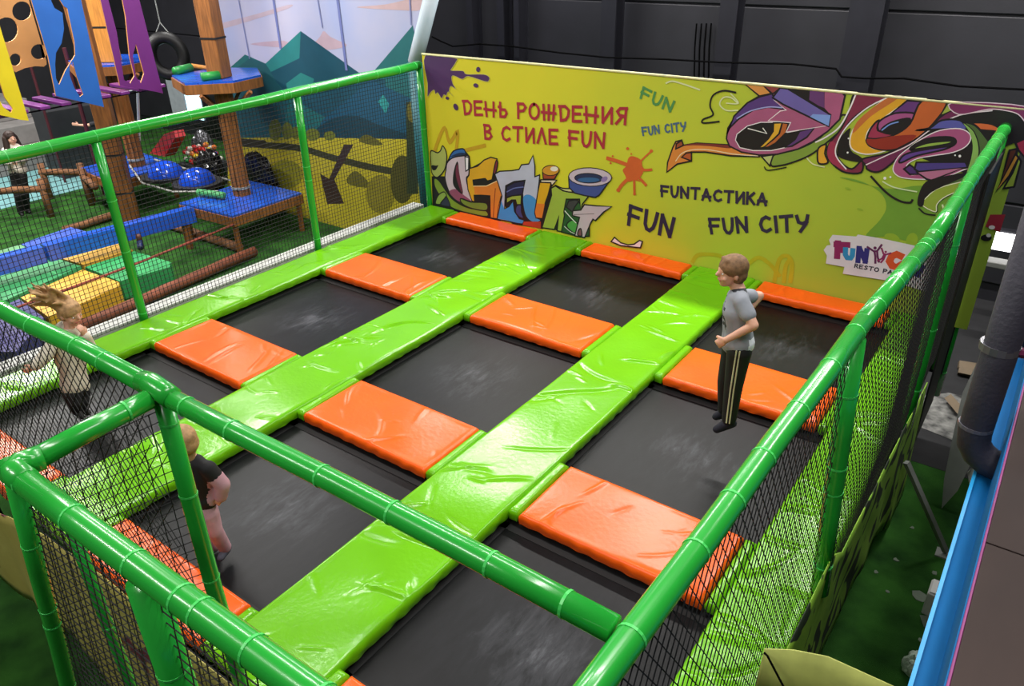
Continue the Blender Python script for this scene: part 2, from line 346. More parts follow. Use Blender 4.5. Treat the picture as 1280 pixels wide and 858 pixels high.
for i, (x0, x1) in enumerate(XS):
    for k, (y0, y1) in enumerate(OY):
        o = pad_mesh('orange_pad', x0 + TAB + .016, x1 - TAB - .016, y0, y1, P - .004, TH, M_orange, 200 + i * 5 + k, dens=6, amp=.010)
        tag(o, 'glossy orange pad %s, %s' % (OR[k], COLN[i]), 'safety pad', 'orange cross pads')
# white edging outside the left fence
tag(obj('edging_strip', box(B(), -.80, -.60, -7.0, .0, P - .12, P - .03, .01), mat('edging_white', '#b9bab4', .6, var=.2, vs=20)), 'white edging strip running outside the climbing side fence', 'edging')
# ------------------------------------------------------------------ fences
TIE = tube(B(), [(0, 0, -.0045), (0, 0, .0045)], 1, 16); me_tie = bpy.data.meshes.new('cable_tie'); TIE.to_mesh(me_tie); TIE.free(); me_tie.materials.append(M_tie)
TIE = tube(B(), [(0, 0, -.0045), (0, 0, .0045)], 1, 16); me_tie2 = bpy.data.meshes.new('cable_tie'); TIE.to_mesh(me_tie2); TIE.free(); me_tie2.materials.append(M_tie)
def foam(name, a, b, r, root, me, step, bend=.006, rnd=None):
    a, b = Vector(a), Vector(b); d = b - a; L = d.length; n = max(2, int(L / .5)); rg = random.Random(int(abs(a.x * 100 + a.y * 37 + L * 11)))
    pts = []
    for k in range(n + 1):
        j = bend if 0 < k < n else 0
        pts.append(a.lerp(b, k / n) + Vector((rg.uniform(-j, j), rg.uniform(-j, j), rg.uniform(-j, j))))
    ra = r if isinstance(r, tuple) else (r, r); rl = [ra[0] + (ra[1] - ra[0]) * k / n for k in range(n + 1)]
    o = child_world(obj(name, tube(B(), pts, 0, 18, rad=rl), M_tube, root, True), root)
    q = d.to_track_quat('Z', 'Y'); s = step * rg.uniform(.3, .7)
    while s < L - .05:
        f = s / L * n; i = min(n - 1, int(f)); p = pts[i].lerp(pts[i + 1], f - i)
        c = bpy.data.objects.new('cable_tie', me); COL.objects.link(c); c.parent = o
        c.matrix_parent_inverse = Matrix.Identity(4); c.location = p; rs_ = ra[0] + (ra[1] - ra[0]) * s / L + .0022; c.scale = (rs_, rs_, 1); c.rotation_mode = 'QUATERNION'
        c.rotation_quaternion = Matrix.Rotation(rg.uniform(-.12, .12), 3, 'X').to_quaternion() @ q
        s += step * rg.uniform(.7, 1.35) if rg.random() < .85 else step * .3
    return o
def strands(paths, r):
    V = []; F = []
    for pts in paths:
        b = len(V); n = len(pts); P3 = [Vector(p) for p in pts]; x, y = frame(P3[-1] - P3[0])
        offs = [(x * math.cos(t) + y * math.sin(t)) * r for t in (0, 2.094, 4.189)]
        for p in P3:
            for o_ in offs: V.append(p + o_)
        for k in range(n - 1):
            for s in range(3):
                a0 = b + k * 3 + s; a1 = b + k * 3 + (s + 1) % 3; F.append((a0, a1, a1 + 3, a0 + 3))
    return V, F
def net(root, fn, U, Vh, cell, diag, r=.0028, seg=.25, fringe=None):
    paths = []
    if not diag:
        for k in range(1, int(U / cell)):
            n = max(2, int(Vh / seg)); paths.append([fn(k * cell, Vh * i / n) for i in range(n + 1)])
        for k in range(0, int(Vh / cell) + 1):
            n = max(2, int(U / seg)); paths.append([fn(U * i / n, min(Vh, k * cell)) for i in range(n + 1)])
    else:
        st = cell * 1.0
        for s in (1, -1):
            k = -int(Vh * diag / st)
            while k * st < U + Vh * diag:
                u0 = k * st; n = max(4, int(Vh / seg)); pts = []
                for i in range(n + 1):
                    v = Vh * i / n; u = u0 + s * v * diag + (0 if s > 0 else 0)
                    if 0 <= u <= U: pts.append(fn(u, v))
                if len(pts) > 1: paths.append(pts)
                k += 1
    V, F = strands(paths, r)
    o = child_world(from_np('net', V, F, M_net, root), root); return o
ZR = P + 1.83
# --- left fence
LX = -.505
fl = thing('safety_fence', 'green padded fence with square black net along the climbing area', 'fence', (LX, -3.3, P))
zl = lambda y: P + 1.89 + .012 * y
foam('rail', (LX, .0, zl(0)), (LX, -6.63, zl(-6.63)), .055, fl, me_tie, .31)
for y, x in ((.0, -.47), (-2.07, -.525), (-4.43, -.505)): foam('post', (x, y - .0, P - .3), (LX, y, zl(y) - .05), .044, fl, me_tie2, .55, .003)
net(fl, lambda u, v: (LX - .012, -6.6 + u, P - .02 + v), 6.58, 1.84, .0455, 0, r=.0032, seg=.8)
# --- front fence (x < 4.05) and crossbar
FY = -6.63
ff = thing('safety_fence', 'green front crossbar with black diamond net on its climbing side half', 'fence', (2.5, FY, P))
foam('rail', (LX, FY, ZR), (3.98, FY, ZR), .043, ff, me_tie, .31)
foam('rail', (4.07, FY, ZR - .01), (6.12, FY, ZR - .005), .040, ff, me_tie, .36)
child_world(obj('elbow', tube(B(), [(3.93, FY, ZR + .005), (4.0, FY, ZR + .016), (4.08, FY - .005, ZR + .012), (4.13, FY, ZR - .005)], .046, 16), M_tube, ff, True), ff)
foam('post', (4.05, FY, .02), (4.05, FY, ZR - .04), .038, ff, me_tie2, .42, .003)
net(ff, lambda u, v: (LX + u, FY - .03 * math.sin(math.pi * v / 1.75), P + .05 + v), 4.5, 1.74, .064, .85, r=.0026)
# --- entry cage in front
CY = -7.2
fc = thing('entry_cage', 'green padded entry cage with square black netting in front of the crossbar', 'fence', (5, CY, 0))
foam('rail', (4.045, FY - .05, ZR - .015), (4.03, CY + .03, ZR - .045), .042, fc, me_tie, .26)
foam('rail', (3.99, CY, ZR - .05), (6.12, CY, ZR - .04), .046, fc, me_tie, .3, .004)
child_world(obj('elbow', tube(B(), [(4.033, CY + .1, ZR - .045), (4.02, CY + .03, ZR - .042), (4.04, CY, ZR - .042), (4.13, CY, ZR - .048)], .048, 16), M_tube, fc, True), fc)
q0 = at(85, 858, 1, CY - .02); q1 = Vector((4.015, CY, ZR - .08)); qd = (q1 - q0) / (q1.z - q0.z)
foam('post', tuple(q0 - qd * (q0.z - .02)), tuple(q1), .033, fc, me_tie2, .38, .003)
foam('post', (4.86, CY - .01, .02), (4.80, CY + .01, ZR - .135), .054, fc, me_tie2, .35, .003)
foam('post', (4.06, CY + .1, .02), (4.06, CY + .1, ZR - .2), .024, fc, me_tie2, .6, .003)
cx0 = lambda z: q1.x + qd.x * (z - q1.z)
net(fc, lambda u, v: (cx0(.55 + v) + (4.05 - cx0(.55 + v)) * u / (FY - CY), CY + u, .55 + v), CY * -1 + FY, 2.5, .05, 0, r=.0024, seg=.8)
net(fc, lambda u, v: (cx0(.55 + v) + u * (6.15 - cx0(.55 + v)) / 2.1, CY + .012, .55 + v), 2.1, 2.47, .05, 0, r=.0026, seg=.8)
# --- right fence
RX = 6.20; fr = thing('safety_fence', 'green padded fence with black diamond net along the walkway', 'fence', (RX, -3.5, P))
zr = lambda y: P + 1.865
foam('rail', (6.262, .06, zr(0)), (6.262, -3.25, zr(0)), (.050, .045), fr, me_tie, .29, .004)
foam('rail', (6.262, -3.23, zr(0)), (6.205, -4.5, zr(0) - .008), (.045, .043), fr, me_tie, .27, .002)
foam('rail', (6.205, -4.47, zr(0) - .008), (6.165, -7.35, zr(0) - .03), (.043, .041), fr, me_tie, .29, .004)
def rxf(y): return 6.262 if y > -3.25 else (6.262 + (y + 3.25) / 1.25 * .057 if y > -4.5 else 6.205 + (y + 4.5) / 2.85 * .04)
foam('post', (6.25, .02, P - .55), (6.262, .02, zr(0) - .04), .045, fr, me_tie2, .5, .003)
foam('post', (6.285, -2.02, P - .1), (6.262, -2.04, zr(0) - .04), .046, fr, me_tie2, .55, .003)
foam('post', (6.30, -4.57, P + .3), (RX + .005, -4.6, zr(0) - .05), .046, fr, me_tie2, .5, .003)
foam('post', (6.31, .14, P - .9), (6.30, .12, zr(0) - .2), .04, fr, me_tie2, .6, .003)
def rnet(u, v):
    t = v / 1.83; y = -7.3 + u
    x = rxf(y) + (6.285 - rxf(y)) * (1 - t) ** 1.5 + .022 * math.sin(math.pi * t) * abs(math.sin(math.pi * (y + .0) / 2.5)) 
    return (x, y, P + .02 + v + .03 * (1 - t) ** 2 * math.sin(9 * y))
net(fr, rnet, 7.3, 1.83, .056, .62, r=.0025, seg=.11)
child_world(obj('corner_curtain', box(B(), 6.295, 6.31, -.95, -.02, P - .9, P + 1.7), M_black, fr), fr)
# ------------------------------------------------------------------ skirts below the deck
def cloth(name, top, bot, n, m, amp, seed, th=.006, rows=10, parent=None):
    rg = random.Random(seed); V = []; F = []
    def lerp(poly, t):
        f = t * (len(poly) - 1); i = min(len(poly) - 2, int(f)); return Vector(poly[i]).lerp(Vector(poly[i + 1]), f - i)
    L = (Vector(top[-1]) - Vector(top[0])); nn = L.cross(Vector((0, 0, 1))).normalized(); ph = [rg.uniform(0, 6) for _ in range(4)]
    for i in range(n + 1):
        a, b = lerp(top, i / n), lerp(bot, i / n)
        for j in range(rows + 1):
            t = j / rows; s = i / n * L.length
            V.append(a.lerp(b, t) + nn * amp * (math.sin(5 * s + ph[0] + 2 * t) + .5 * math.sin(11 * s + ph[1] - 3 * t)) * (.25 + t))
    for i in range(n):
        for j in range(rows): k = i * (rows + 1) + j; F.append((k, k + 1, k + rows + 2, k + rows + 1))
    me = bpy.data.meshes.new(name); me.from_pydata(V, [], F)
    bm = bmesh.new(); bm.from_mesh(me); bpy.data.meshes.remove(me)
    g = bmesh.ops.extrude_face_region(bm, geom=bm.faces[:]); bmesh.ops.translate(bm, vec=nn * th, verts=[v for v in g['geom'] if isinstance(v, bmesh.types.BMVert)])
    bmesh.ops.recalc_face_normals(bm, faces=bm.faces); return obj(name, bm, m, parent, True)
sf = thing('printed_skirt', 'faded yellow printed skirt hanging below the front edge of the court', 'skirt', (3, -6.68, 0))
fs = child_world(cloth('fabric', [(-.5, -6.68, P - .05), (1.3, -6.68, P - .1), (2.0, -6.68, P + .1), (2.85, -6.68, P + .19), (4.1, -6.68, P + .12), (6.25, -6.68, P + .1)],
            [(-.5, -6.72, .35), (1.3, -6.72, .38), (2.0, -6.72, .42), (2.85, -6.72, .15), (4.1, -6.72, .1), (6.25, -6.72, .1)], 90, M_skirtf, .012, 3, parent=sf), sf)
sr = thing('printed_skirt', 'lime printed skirt with dark graffiti hanging outside the walkway side fence', 'skirt', (6.33, -3, 0))
child_world(cloth('fabric', [(6.305, -5.2, P + .47), (6.315, -4.55, P + .56), (6.315, -4.2, P + .3), (6.31, -3.15, P + .19), (6.315, -2.2, P + .12), (6.315, -1.55, P + .10)],
            [(6.315, -5.2, .45), (6.315, -4.3, .5), (6.32, -3.2, .55), (6.325, -2.5, .45), (6.34, -1.9, .12), (6.36, -1.2, .04)], 80, M_skirtr, .008, 5, parent=sr), sr)
tag(cloth('mesh_banner', [(6.30, -5.66, P + .93), (6.40, -5.63, P + .96), (6.52, -5.6, P + .975), (6.78, -5.58, P + .96)], [(6.28, -5.75, .05), (6.45, -5.72, .05), (6.6, -5.7, .05), (6.8, -5.68, .05)], 24,
          mat('mesh_lime', '#b6bd62', .7, var=.12, vs=12), .006, 9), 'pale lime mesh banner tied between the net and the walkway', 'banner')
tag(obj('zip_tie', tube(B(), [(6.305, -5.67, P + .915), (6.32, -5.68, P + .92), (6.42, -5.72, P + .83)], .005, 6), M_cable), 'black zip tie holding the corner of the pale mesh banner', 'zip tie')
# ------------------------------------------------------------------ printed art (flat prints on the banner and the mural)
class Print:
    def __init__(s, plane_y, y0=.004, step=.00004):
        s.py = plane_y; s.off = y0; s.step = step; s.V = []; s.F = []; s.mi = []; s.mats = []
    def mid(s, h):
        m = col(h)
        if m not in s.mats: s.mats.append(m)
        return s.mats.index(m)
    def pt(s, p, crop):
        u, v = (p[0], p[1]) if crop is None else (crop[0] + p[0] / crop[2], crop[1] + p[1] / crop[2])
        q = at(u, v, 1, s.py); return (q.x, q.z)
    def add2(s, pts2, tris, h):
        b = len(s.V); y = s.py - s.off; s.off += s.step
        s.V += [(x, y, z) for x, z in pts2]
        k = s.mid(h)
        for t in tris:
            a, c, d = (Vector(pts2[i]) for i in t)
            if (c - a).cross(d - a) < 0: t = (t[0], t[2], t[1])
            s.F.append(tuple(b + i for i in t)); s.mi.append(k)
    def smooth(s, pts, n=4, closed=True):
        N = len(pts); out = []
        rngk = range(N) if closed else range(N - 1)
        for i in rngk:
            p0, p1, p2, p3 = (Vector(pts[(i + k) % N]) if closed else Vector(pts[min(max(i + k, 0), N - 1)]) for k in (-1, 0, 1, 2))
            for j in range(n):
                t = j / n; out.append(tuple(.5 * ((2 * p1) + (-p0 + p2) * t + (2 * p0 - 5 * p1 + 4 * p2 - p3) * t * t + (-p0 + 3 * p1 - 3 * p2 + p3) * t ** 3)))
        if not closed: out.append(tuple(pts[-1]))
        return out
    def poly(s, pts, h, crop=None, sm=True, line='#14101a', lw=.017):
        p2 = [s.pt(p, crop) for p in pts]
        if sm: p2 = s.smooth(p2)
        tr = tessellate_polygon([[Vector((x, z, 0)) for x, z in p2]])
        s.add2(p2, [tuple(t) for t in tr], h)
        if line: s.ribbon(p2, lw, line, True)
    def ribbon(s, p2, wd, h, closed=False):
        p = [Vector(q) for q in p2]; c = [p[0]]
        for q in p[1:]:
            if (q - c[-1]).length > 1e-4: c.append(q)
        if closed and (c[0] - c[-1]).length < 1e-4: c.pop()
        n = len(c)
        if n < 2: return
        if not closed:
            d0 = (c[0] - c[1]).normalized() * wd * .4; d1 = (c[-1] - c[-2]).normalized() * wd * .4; c[0] = c[0] + d0; c[-1] = c[-1] + d1
        L = []; R = []
        for i in range(n):
            a = c[i - 1] if (closed or i > 0) else None; b = c[(i + 1) % n] if (closed or i < n - 1) else None
            d1 = (c[i] - a).normalized() if a is not None else None; d2 = (b - c[i]).normalized() if b is not None else None
            if d1 is None: d1 = d2
            if d2 is None: d2 = d1
            t = d1 + d2
            t = t.normalized() if t.length > .05 else d1
            nn = Vector((-t.y, t.x)); k = min(1.8, 1 / max(.3, nn.dot(Vector((-d1.y, d1.x)))))
            L.append(tuple(c[i] + nn * wd / 2 * k)); R.append(tuple(c[i] - nn * wd / 2 * k))
        pts = L + R; tr = []
        for i in range(n if closed else n - 1):
            j = (i + 1) % n; tr += [(i, j, n + j), (i, n + j, n + i)]
        s.add2(pts, tr, h)
    def stroke(s, pts, wd, h, crop=None, sm=True, closed=False):
        p2 = [s.pt(p, crop) for p in pts]
        if sm and len(p2) > 2: p2 = s.smooth(p2, 5, closed)
        s.ribbon(p2, wd, h, closed)
    def oval(s, c, rx, ry, h, crop=None, rot=0, line=None, n=20, lw=.011):
        pts = []
        for k in range(n):
            a = 2 * math.pi * k / n; x, y = rx * math.cos(a), ry * math.sin(a)
            pts.append((c[0] + x * math.cos(rot) - y * math.sin(rot), c[1] + x * math.sin(rot) + y * math.cos(rot)))
        s.poly(pts, h, crop, False, line, lw)
    def text(s, txt, a, b, hpx, h, wd, slant=.0, jig=.03):
        A, Bq = Vector(s.pt(a, None)), Vector(s.pt(b, None)); U = Vector(s.pt((a[0], a[1] - hpx), None)); hh = (U - A).length
        adv = []; x = 0
        for ch in txt:
            if ch == ' ': x += .55; adv.append(None); continue
            g = GL[ch]; w_ = max(q[0] for st in g for q in st); adv.append(x); x += w_ + .27
        x -= .27; dx = (Bq - A) / x; up = Vector((0, hh)); rg = random.Random(len(txt) + ord(txt[0]))
        if abs(dx.y) > .08 * dx.x: up = Vector((-dx.y, dx.x)).normalized() * hh
        for ch, x0 in zip(txt, adv):
            if x0 is None: continue
            jy = rg.uniform(-jig, jig)
            for st in GL[ch]:
                s.ribbon([tuple(A + dx * (x0 + q[0] + slant * q[1]) + up * (q[1] + jy)) for q in st], wd, h)
    def build(s, name, parent):
        me = bpy.data.meshes.new(name); me.from_pydata(s.V, [], s.F)
        for m in s.mats: me.materials.append(m)
        me.polygons.foreach_set('material_index', s.mi); me.update()
        o = bpy.data.objects.new(name, me); COL.objects.link(o); o.parent = parent; child_world(o, parent); return o
arc = lambda cx, cy, rx, ry, a0, a1, n=7: [(cx + rx * math.cos(math.radians(a0 + (a1 - a0) * k / n)), cy + ry * math.sin(math.radians(a0 + (a1 - a0) * k / n))) for k in range(n + 1)]
GL = {
 'F': [[(0, 1), (.04, 0)], [(-.03, .97), (.6, .95)], [(-.05, .52), (.5, .5)]],
 'U': [[(0, 1), (.04, .3), (.16, .06), (.32, .02), (.48, .2), (.55, .55), (.58, 1)]],
 'N': [[(.02, 0), (0, 1)], [(0, 1), (.56, .04)], [(.56, .04), (.6, 1)]],
 'C': [[(.58, .86), (.38, .98), (.14, .84), (.02, .5), (.12, .14), (.36, .02), (.6, .16)]],
 'I': [[(.06, 1), (.08, 0)]],
 'T': [[(0, .97), (.68, 1)], [(.36, .98), (.33, 0)]],
 'Y': [[(0, 1), (.08, .6), (.3, .5), (.55, .62)], [(.62, 1), (.5, .5), (.15, 0)]],
 'A': [[(0, 0), (.3, 1)], [(.3, 1), (.62, 0)], [(.02, .34), (.66, .34)]],
 'S': [[(.5, .88), (.28, 1), (.05, .8), (.25, .52), (.48, .28), (.28, .02), (.0, .12)]],
 'R': [[(0, 0), (0, 1)], [(0, 1), (.35, .98), (.48, .76), (.35, .54), (0, .5)], [(.2, .5), (.52, 0)]],
 'E': [[(.55, 1), (0, .98)], [(0, .98), (.02, .02)], [(.02, .02), (.56, .05)], [(0, .52), (.46, .53)]],
 'O': [arc(.32, .5, .32, .5, 90, 450, 14)],
 'P': [[(0, 0), (0, 1)], [(-.04, 1), (.36, 1), (.52, .78), (.38, .54), (0, .46)]],
 'K': [[(0, 0), (0, 1)], [(.5, 1), (.02, .46)], [(.15, .56), (.55, 0)]],
 'Д': [[(.02, .95), (.1, 0)], [(-.05, .95), (.35, .97), (.58, .72), (.56, .35), (.4, .08), (.08, .0)]],
 'Н': [[(0, 1), (.06, 0)], [(.6, 1), (.58, 0)], [(-.1, .5), (.75, .44)]],
 'Ь': [[(.06, 1), (.06, 0)], [(-.06, .7), (.1, .72)], [(.06, .52), (.4, .52), (.52, .28), (.38, .02), (.06, .02)]],
 'Ж': [[(.05, 1), (.1, 0)], [(.4, 1), (.4, 0)], [(.75, 1), (.7, 0)], [(-.06, .5), (.86, .46)]],
 'И': [[(0, 1), (.04, .03)], [(.04, .03), (.55, .97)], [(.55, .97), (.58, 0)]],
 'Я': [[(.55, 1), (.52, 0)], [(.6, 1), (.2, .98), (.04, .78), (.18, .54), (.53, .5)], [(.36, .5), (0, 0)]],
 'В': [[(0, 1), (.03, 0)], [(-.05, 1), (.35, .98), (.46, .76), (.3, .56), (.03, .52)], [(.1, .53), (.42, .45), (.52, .22), (.35, .02), (.03, .02)]],
 'Л': [[(0, 0), (.3, 1)], [(.3, 1), (.58, 0)]],
}
for a, b in (('Е', 'E'), ('Р', 'P'), ('О', 'O'), ('С', 'C'), ('Т', 'T'), ('А', 'A'), ('К', 'K')): GL[a] = GL[b]
BN0, BN1, BZ0, BZ1 = -.44, 6.42, P - .05, P + 2.035
bn = thing('graffiti_banner', 'big yellow and lime graffiti banner along the back of the court', 'banner', (3, 0, P))
def banner_mat():
    m = bpy.data.materials.new('banner_print'); m.use_nodes = True; nt = m.node_tree; b = nt.nodes['Principled BSDF']; b.inputs['Roughness'].default_value = .6
    geo = nt.nodes.new('ShaderNodeNewGeometry'); sp = nt.nodes.new('ShaderNodeSeparateXYZ'); nt.links.new(geo.outputs['Position'], sp.inputs[0])
    n = nt.nodes.new('ShaderNodeTexNoise'); n.inputs['Scale'].default_value = .9; n.inputs['Detail'].default_value = 3; nt.links.new(geo.outputs['Position'], n.inputs['Vector'])
    ad = nt.nodes.new('ShaderNodeMath'); ad.operation = 'MULTIPLY_ADD'; nt.links.new(n.outputs['Fac'], ad.inputs[0]); ad.inputs[1].default_value = 1.6; nt.links.new(sp.outputs[0], ad.inputs[2])
    mr = nt.nodes.new('ShaderNodeMapRange'); nt.links.new(ad.outputs[0], mr.inputs[0]); mr.inputs[1].default_value = -.4; mr.inputs[2].default_value = 7.4
    r = nt.nodes.new('ShaderNodeValToRGB'); nt.links.new(mr.outputs[0], r.inputs[0]); e = r.color_ramp.elements
    e[0].color = srgb('#d2c21c'); e[1].color = srgb('#90b038'); k = e.new(.35); k.color = srgb('#d6d02c'); k = e.new(.62); k.color = srgb('#bac636')
    nt.links.new(r.outputs[0], b.inputs['Base Color']); return m
# cloth sheet with faint ripples
V = []; F = []; nx, nz = 120, 24
for i in range(nx + 1):
    for j in range(nz + 1):
        x = BN0 + (BN1 - BN0) * i / nx; z = BZ0 + (BZ1 - BZ0) * j / nz
        V.append((x, .001 + .001 * math.sin(2.3 * x + 1.5 * z), z))
for i in range(nx):
    for j in range(nz): k = i * (nz + 1) + j; F.append((k, k + nz + 1, k + nz + 2, k + 1))
child_world(from_np('cloth', V, F, banner_mat(), bn, True), bn)
child_world(obj('hem', tube(B(), [(BN0, .002, BZ1), (3, .002, BZ1 + .004), (BN1, .002, BZ1)], .014, 8), mat('hem', '#d9d3a0', .6), bn, True), bn)
child_world(obj('backing_frame', box(B(), BN0 + .02, BN1 - .1, .02, .05, P - .6, BZ1 - .03), M_wallj, bn), bn)
C1, C2, C3, C4, C5, C6 = (530, 170, 7.154), (640, 180, 6.6), (830, 95, 5.364), (1020, 100, 4.768), (1020, 280, 7.111), (530, 60, 8.582)
# faint splashes
pr = Print(0, .002)
pr.poly([(1050, 222), (1075, 226), (1100, 240), (1108, 258), (1100, 275), (1082, 296), (1110, 296), (1150, 304), (1190, 296), (1203, 262), (1190, 240), (1150, 232), (1110, 236)], '#6f9c34', line=None)
for (a, b, r1, r2) in ((1115, 298, 10, 6), (1140, 300, 7, 9), (1060, 236, 4, 1.5), (1075, 262, 4, 1.5)): pr.oval((a, b), r1, r2, '#8fae30', rot=.3)
for st in ([(540, 200), (548, 175), (556, 160), (562, 178), (572, 165), (570, 190)], [(566, 192), (590, 186), (606, 182)]): pr.stroke(st, .05, '#c09a1c')
for st in ([(866, 327), (872, 319), (886, 318), (900, 320), (908, 326)], [(968, 352), (974, 325), (984, 320), (990, 330), (988, 352)], [(936, 330), (948, 322), (962, 330), (974, 344)], [(980, 352), (982, 334), (986, 326)]): pr.stroke(st, .045, '#b9b01e')
pr.build('pale_splashes', bn)['kind'] = 'stuff'
# purple splat
pr = Print(0, .0045)
pr.poly([(15, 80), (330, 105), (345, 150), (300, 220), (300, 240), (420, 245), (460, 280), (640, 282), (700, 310), (700, 345), (660, 360), (480, 305), (410, 335), (330, 300), (300, 310), (310, 380), (345, 440), (290, 410), (275, 470), (320, 520), (265, 470), (240, 510), (215, 500), (190, 540), (150, 480), (125, 495), (110, 450), (70, 480), (40, 520), (40, 380)], '#4b2a5c', C6, line='#c9c06a', lw=.006)
for c, rx, ry, ro in (((583, 230), 22, 28, 0), ((558, 402), 28, 22, .4), ((252, 538), 20, 16, .5), ((343, 633), 24, 38, -.4)): pr.oval(c, rx, ry, '#4b2a5c', C6, ro)
pr.build('purple_splat', bn)
# lettering
RED = '#a8283a'; DK = '#2e2142'
for k, (txt, a, b, hp_, h, wd) in enumerate((('ДЕНЬ РОЖДЕНИЯ', (580, 143), (783, 155.6), 17, RED, .034), ('В СТИЛЕ FUN', (606.4, 173.7), (755, 185), 17, RED, .034), ('FUN', (800.5, 122), (838, 140), 14, '#4f8f4f', .028),
        ('FUN CITY', (804, 169.5), (858, 163), 10, '#4a6684', .02), ('FUNТАСТИКА', (827, 245), (958, 257), 13, DK, .03), ('FUN', (785, 280), (838, 297), 24, DK, .045), ('FUN CITY', (889, 292), (1011, 288.5), 18, DK, .036))):
    pr = Print(0, .0045); pr.text(txt, a, b, hp_, h, wd); o = pr.build('lettering', bn); o['label'] = 'hand lettered words ' + txt; o['kind'] = 'stuff'
# orange splat
pr = Print(0, .0045); OS = '#cf5f2c'
pr.poly([(945, 180), (960, 120), (990, 100), (1040, 115), (1070, 140), (1075, 180), (1090, 210), (1070, 260), (1040, 290), (1060, 310), (1010, 300), (960, 310), (935, 260), (915, 215)], OS, C2, line=None)
for st, wd in (([(945, 170), (880, 145), (790, 118)], .045), ([(945, 300), (905, 340), (878, 382)], .04), ([(1010, 295), (1010, 350), (1012, 415)], .03), ([(1050, 280), (1080, 310), (1105, 338)], .035), ([(1068, 138), (1100, 105), (1150, 60)], .02), ([(1080, 215), (1120, 215), (1150, 212)], .03)): pr.stroke(st, wd, OS, C2)
for c, r in (((955, 38), 12), ((815, 158), 9), ((832, 100), 8), ((878, 380), 16), ((1012, 410), 12), ((1150, 58), 14), ((985, 82), 7)): pr.oval(c, r, r, OS, C2)
pr.build('orange_splat', bn)
# letter graffiti at the climbing side end
pr = Print(0, .0045); K = '#141018'
pr.poly([(70, 360), (190, 360), (205, 230), (260, 130), (360, 118), (410, 180), (420, 285), (600, 188), (655, 210), (650, 330), (720, 500), (690, 760), (560, 745), (260, 680), (80, 640)], K, C1, False, None)
pr.poly([(0, 215), (100, 300), (330, 320), (330, 690), (250, 700), (0, 660), (-60, 500)], K, C2, False, None)
pr.poly([(62, 135), (120, 150), (150, 130), (168, 88), (195, 130), (205, 200), (190, 290), (150, 350), (110, 370), (72, 330), (64, 250)], '#a5ad5c', C1)
pr.poly([(72, 262), (110, 265), (130, 262), (105, 305), (76, 300)], K, C1, True, None)
pr.poly([(95, 380), (135, 400), (190, 480), (250, 560), (340, 620), (430, 650), (550, 665), (565, 720), (400, 690), (250, 640), (150, 540), (98, 450)], '#7d9430', C1)
pr.poly([(105, 590), (130, 530), (180, 500), (203, 540), (165, 605), (115, 610)], '#8aa04a', C1)
pr.poly([(150, 612), (185, 560), (205, 545), (235, 630)], '#2b2a4a', C1)
pr.poly([(228, 195), (260, 140), (310, 118), (358, 118), (372, 170), (300, 180), (235, 210)], '#2f62a4', C1)
pr.poly([(240, 185), (300, 155), (360, 150), (366, 168), (300, 178)], '#1a2c50', C1, True, None)
pr.poly([(210, 240), (260, 195), (350, 178), (405, 185), (405, 300), (400, 352), (380, 380), (400, 480), (442, 585), (390, 575), (340, 560), (320, 590), (260, 550), (215, 470), (190, 370), (200, 300)], '#c6b4c2', C1)
pr.poly([(228, 495), (290, 475), (360, 530), (425, 580), (390, 572), (340, 556), (320, 588), (262, 546)], '#8f4768', C1, True, None)
pr.poly([(300, 235), (272, 320), (265, 420), (290, 470), (345, 512), (330, 420), (312, 320)], K, C1)
pr.poly([(300, 250), (285, 330), (310, 440), (345, 510), (332, 420), (315, 320)], '#6a2440', C1, True, None)
pr.poly([(368, 185), (402, 190), (400, 300), (375, 315)], '#e6e2ea', C1, False)
pr.poly([(410, 290), (480, 270), (540, 215), (600, 190), (655, 205), (640, 260), (622, 330), (610, 392), (570, 402), (550, 380), (440, 395), (445, 440), (560, 445), (600, 425), (655, 400), (715, 500), (690, 540), (655, 740), (600, 730), (595, 530), (450, 530), (455, 590), (430, 580), (395, 480), (385, 380), (405, 350)], '#d6a522', C1, False)
pr.poly([(448, 450), (560, 450), (655, 402), (713, 500), (690, 540), (655, 735), (600, 728), (596, 530), (455, 520)], '#d57f2c', C1, False, None)
pr.stroke([(445, 448), (560, 447), (655, 402)], .01, '#e9d29a', C1, False)
pr.stroke([(690, 540), (665, 640), (655, 735)], .01, K, C1, False); pr.stroke([(640, 470), (630, 600), (622, 725)], .012, '#7a2a1a', C1, False)
pr.poly([(645, 225), (662, 240), (645, 325), (622, 335)], '#7a2438', C1)
pr.poly([(455, 532), (590, 532), (560, 600), (560, 720), (600, 725), (560, 600)], K, C1, False, None)
pr.poly([(330, 560), (420, 590), (555, 600), (560, 665), (440, 650), (350, 610)], '#6f8a34', C1)
pr.poly([(665, 395), (690, 400), (722, 490), (700, 495)], '#9fae4a', C1, False)
pr.poly([(-140, 248), (-100, 225), (0, 220), (60, 210), (80, 172), (140, 165), (175, 95), (190, 180), (190, 270), (230, 255), (225, 320), (205, 480), (185, 560), (200, 610), (240, 632), (180, 648), (120, 600), (95, 500), (90, 400), (110, 300), (20, 310), (-50, 345), (-55, 440), (-60, 540), (-20, 520), (10, 470), (20, 560), (60, 620), (100, 630), (90, 660), (40, 655), (-20, 640), (-120, 620), (-80, 430), (-110, 330)], '#b7bbd2', C2, False)
pr.poly([(100, 430), (150, 420), (205, 470), (185, 560), (200, 610), (235, 630), (180, 643), (122, 598), (97, 500)], '#3f8ecf', C2, True, None)
pr.poly([(-85, 470), (-60, 540), (-20, 520), (8, 480), (20, 560), (60, 620), (98, 632), (88, 655), (40, 650), (-20, 634), (-115, 614)], '#3a8fd6', C2, False, None)
pr.poly([(-42, 352), (20, 318), (106, 304), (92, 400), (80, 418), (0, 428), (-45, 440)], '#20234a', C2, False)
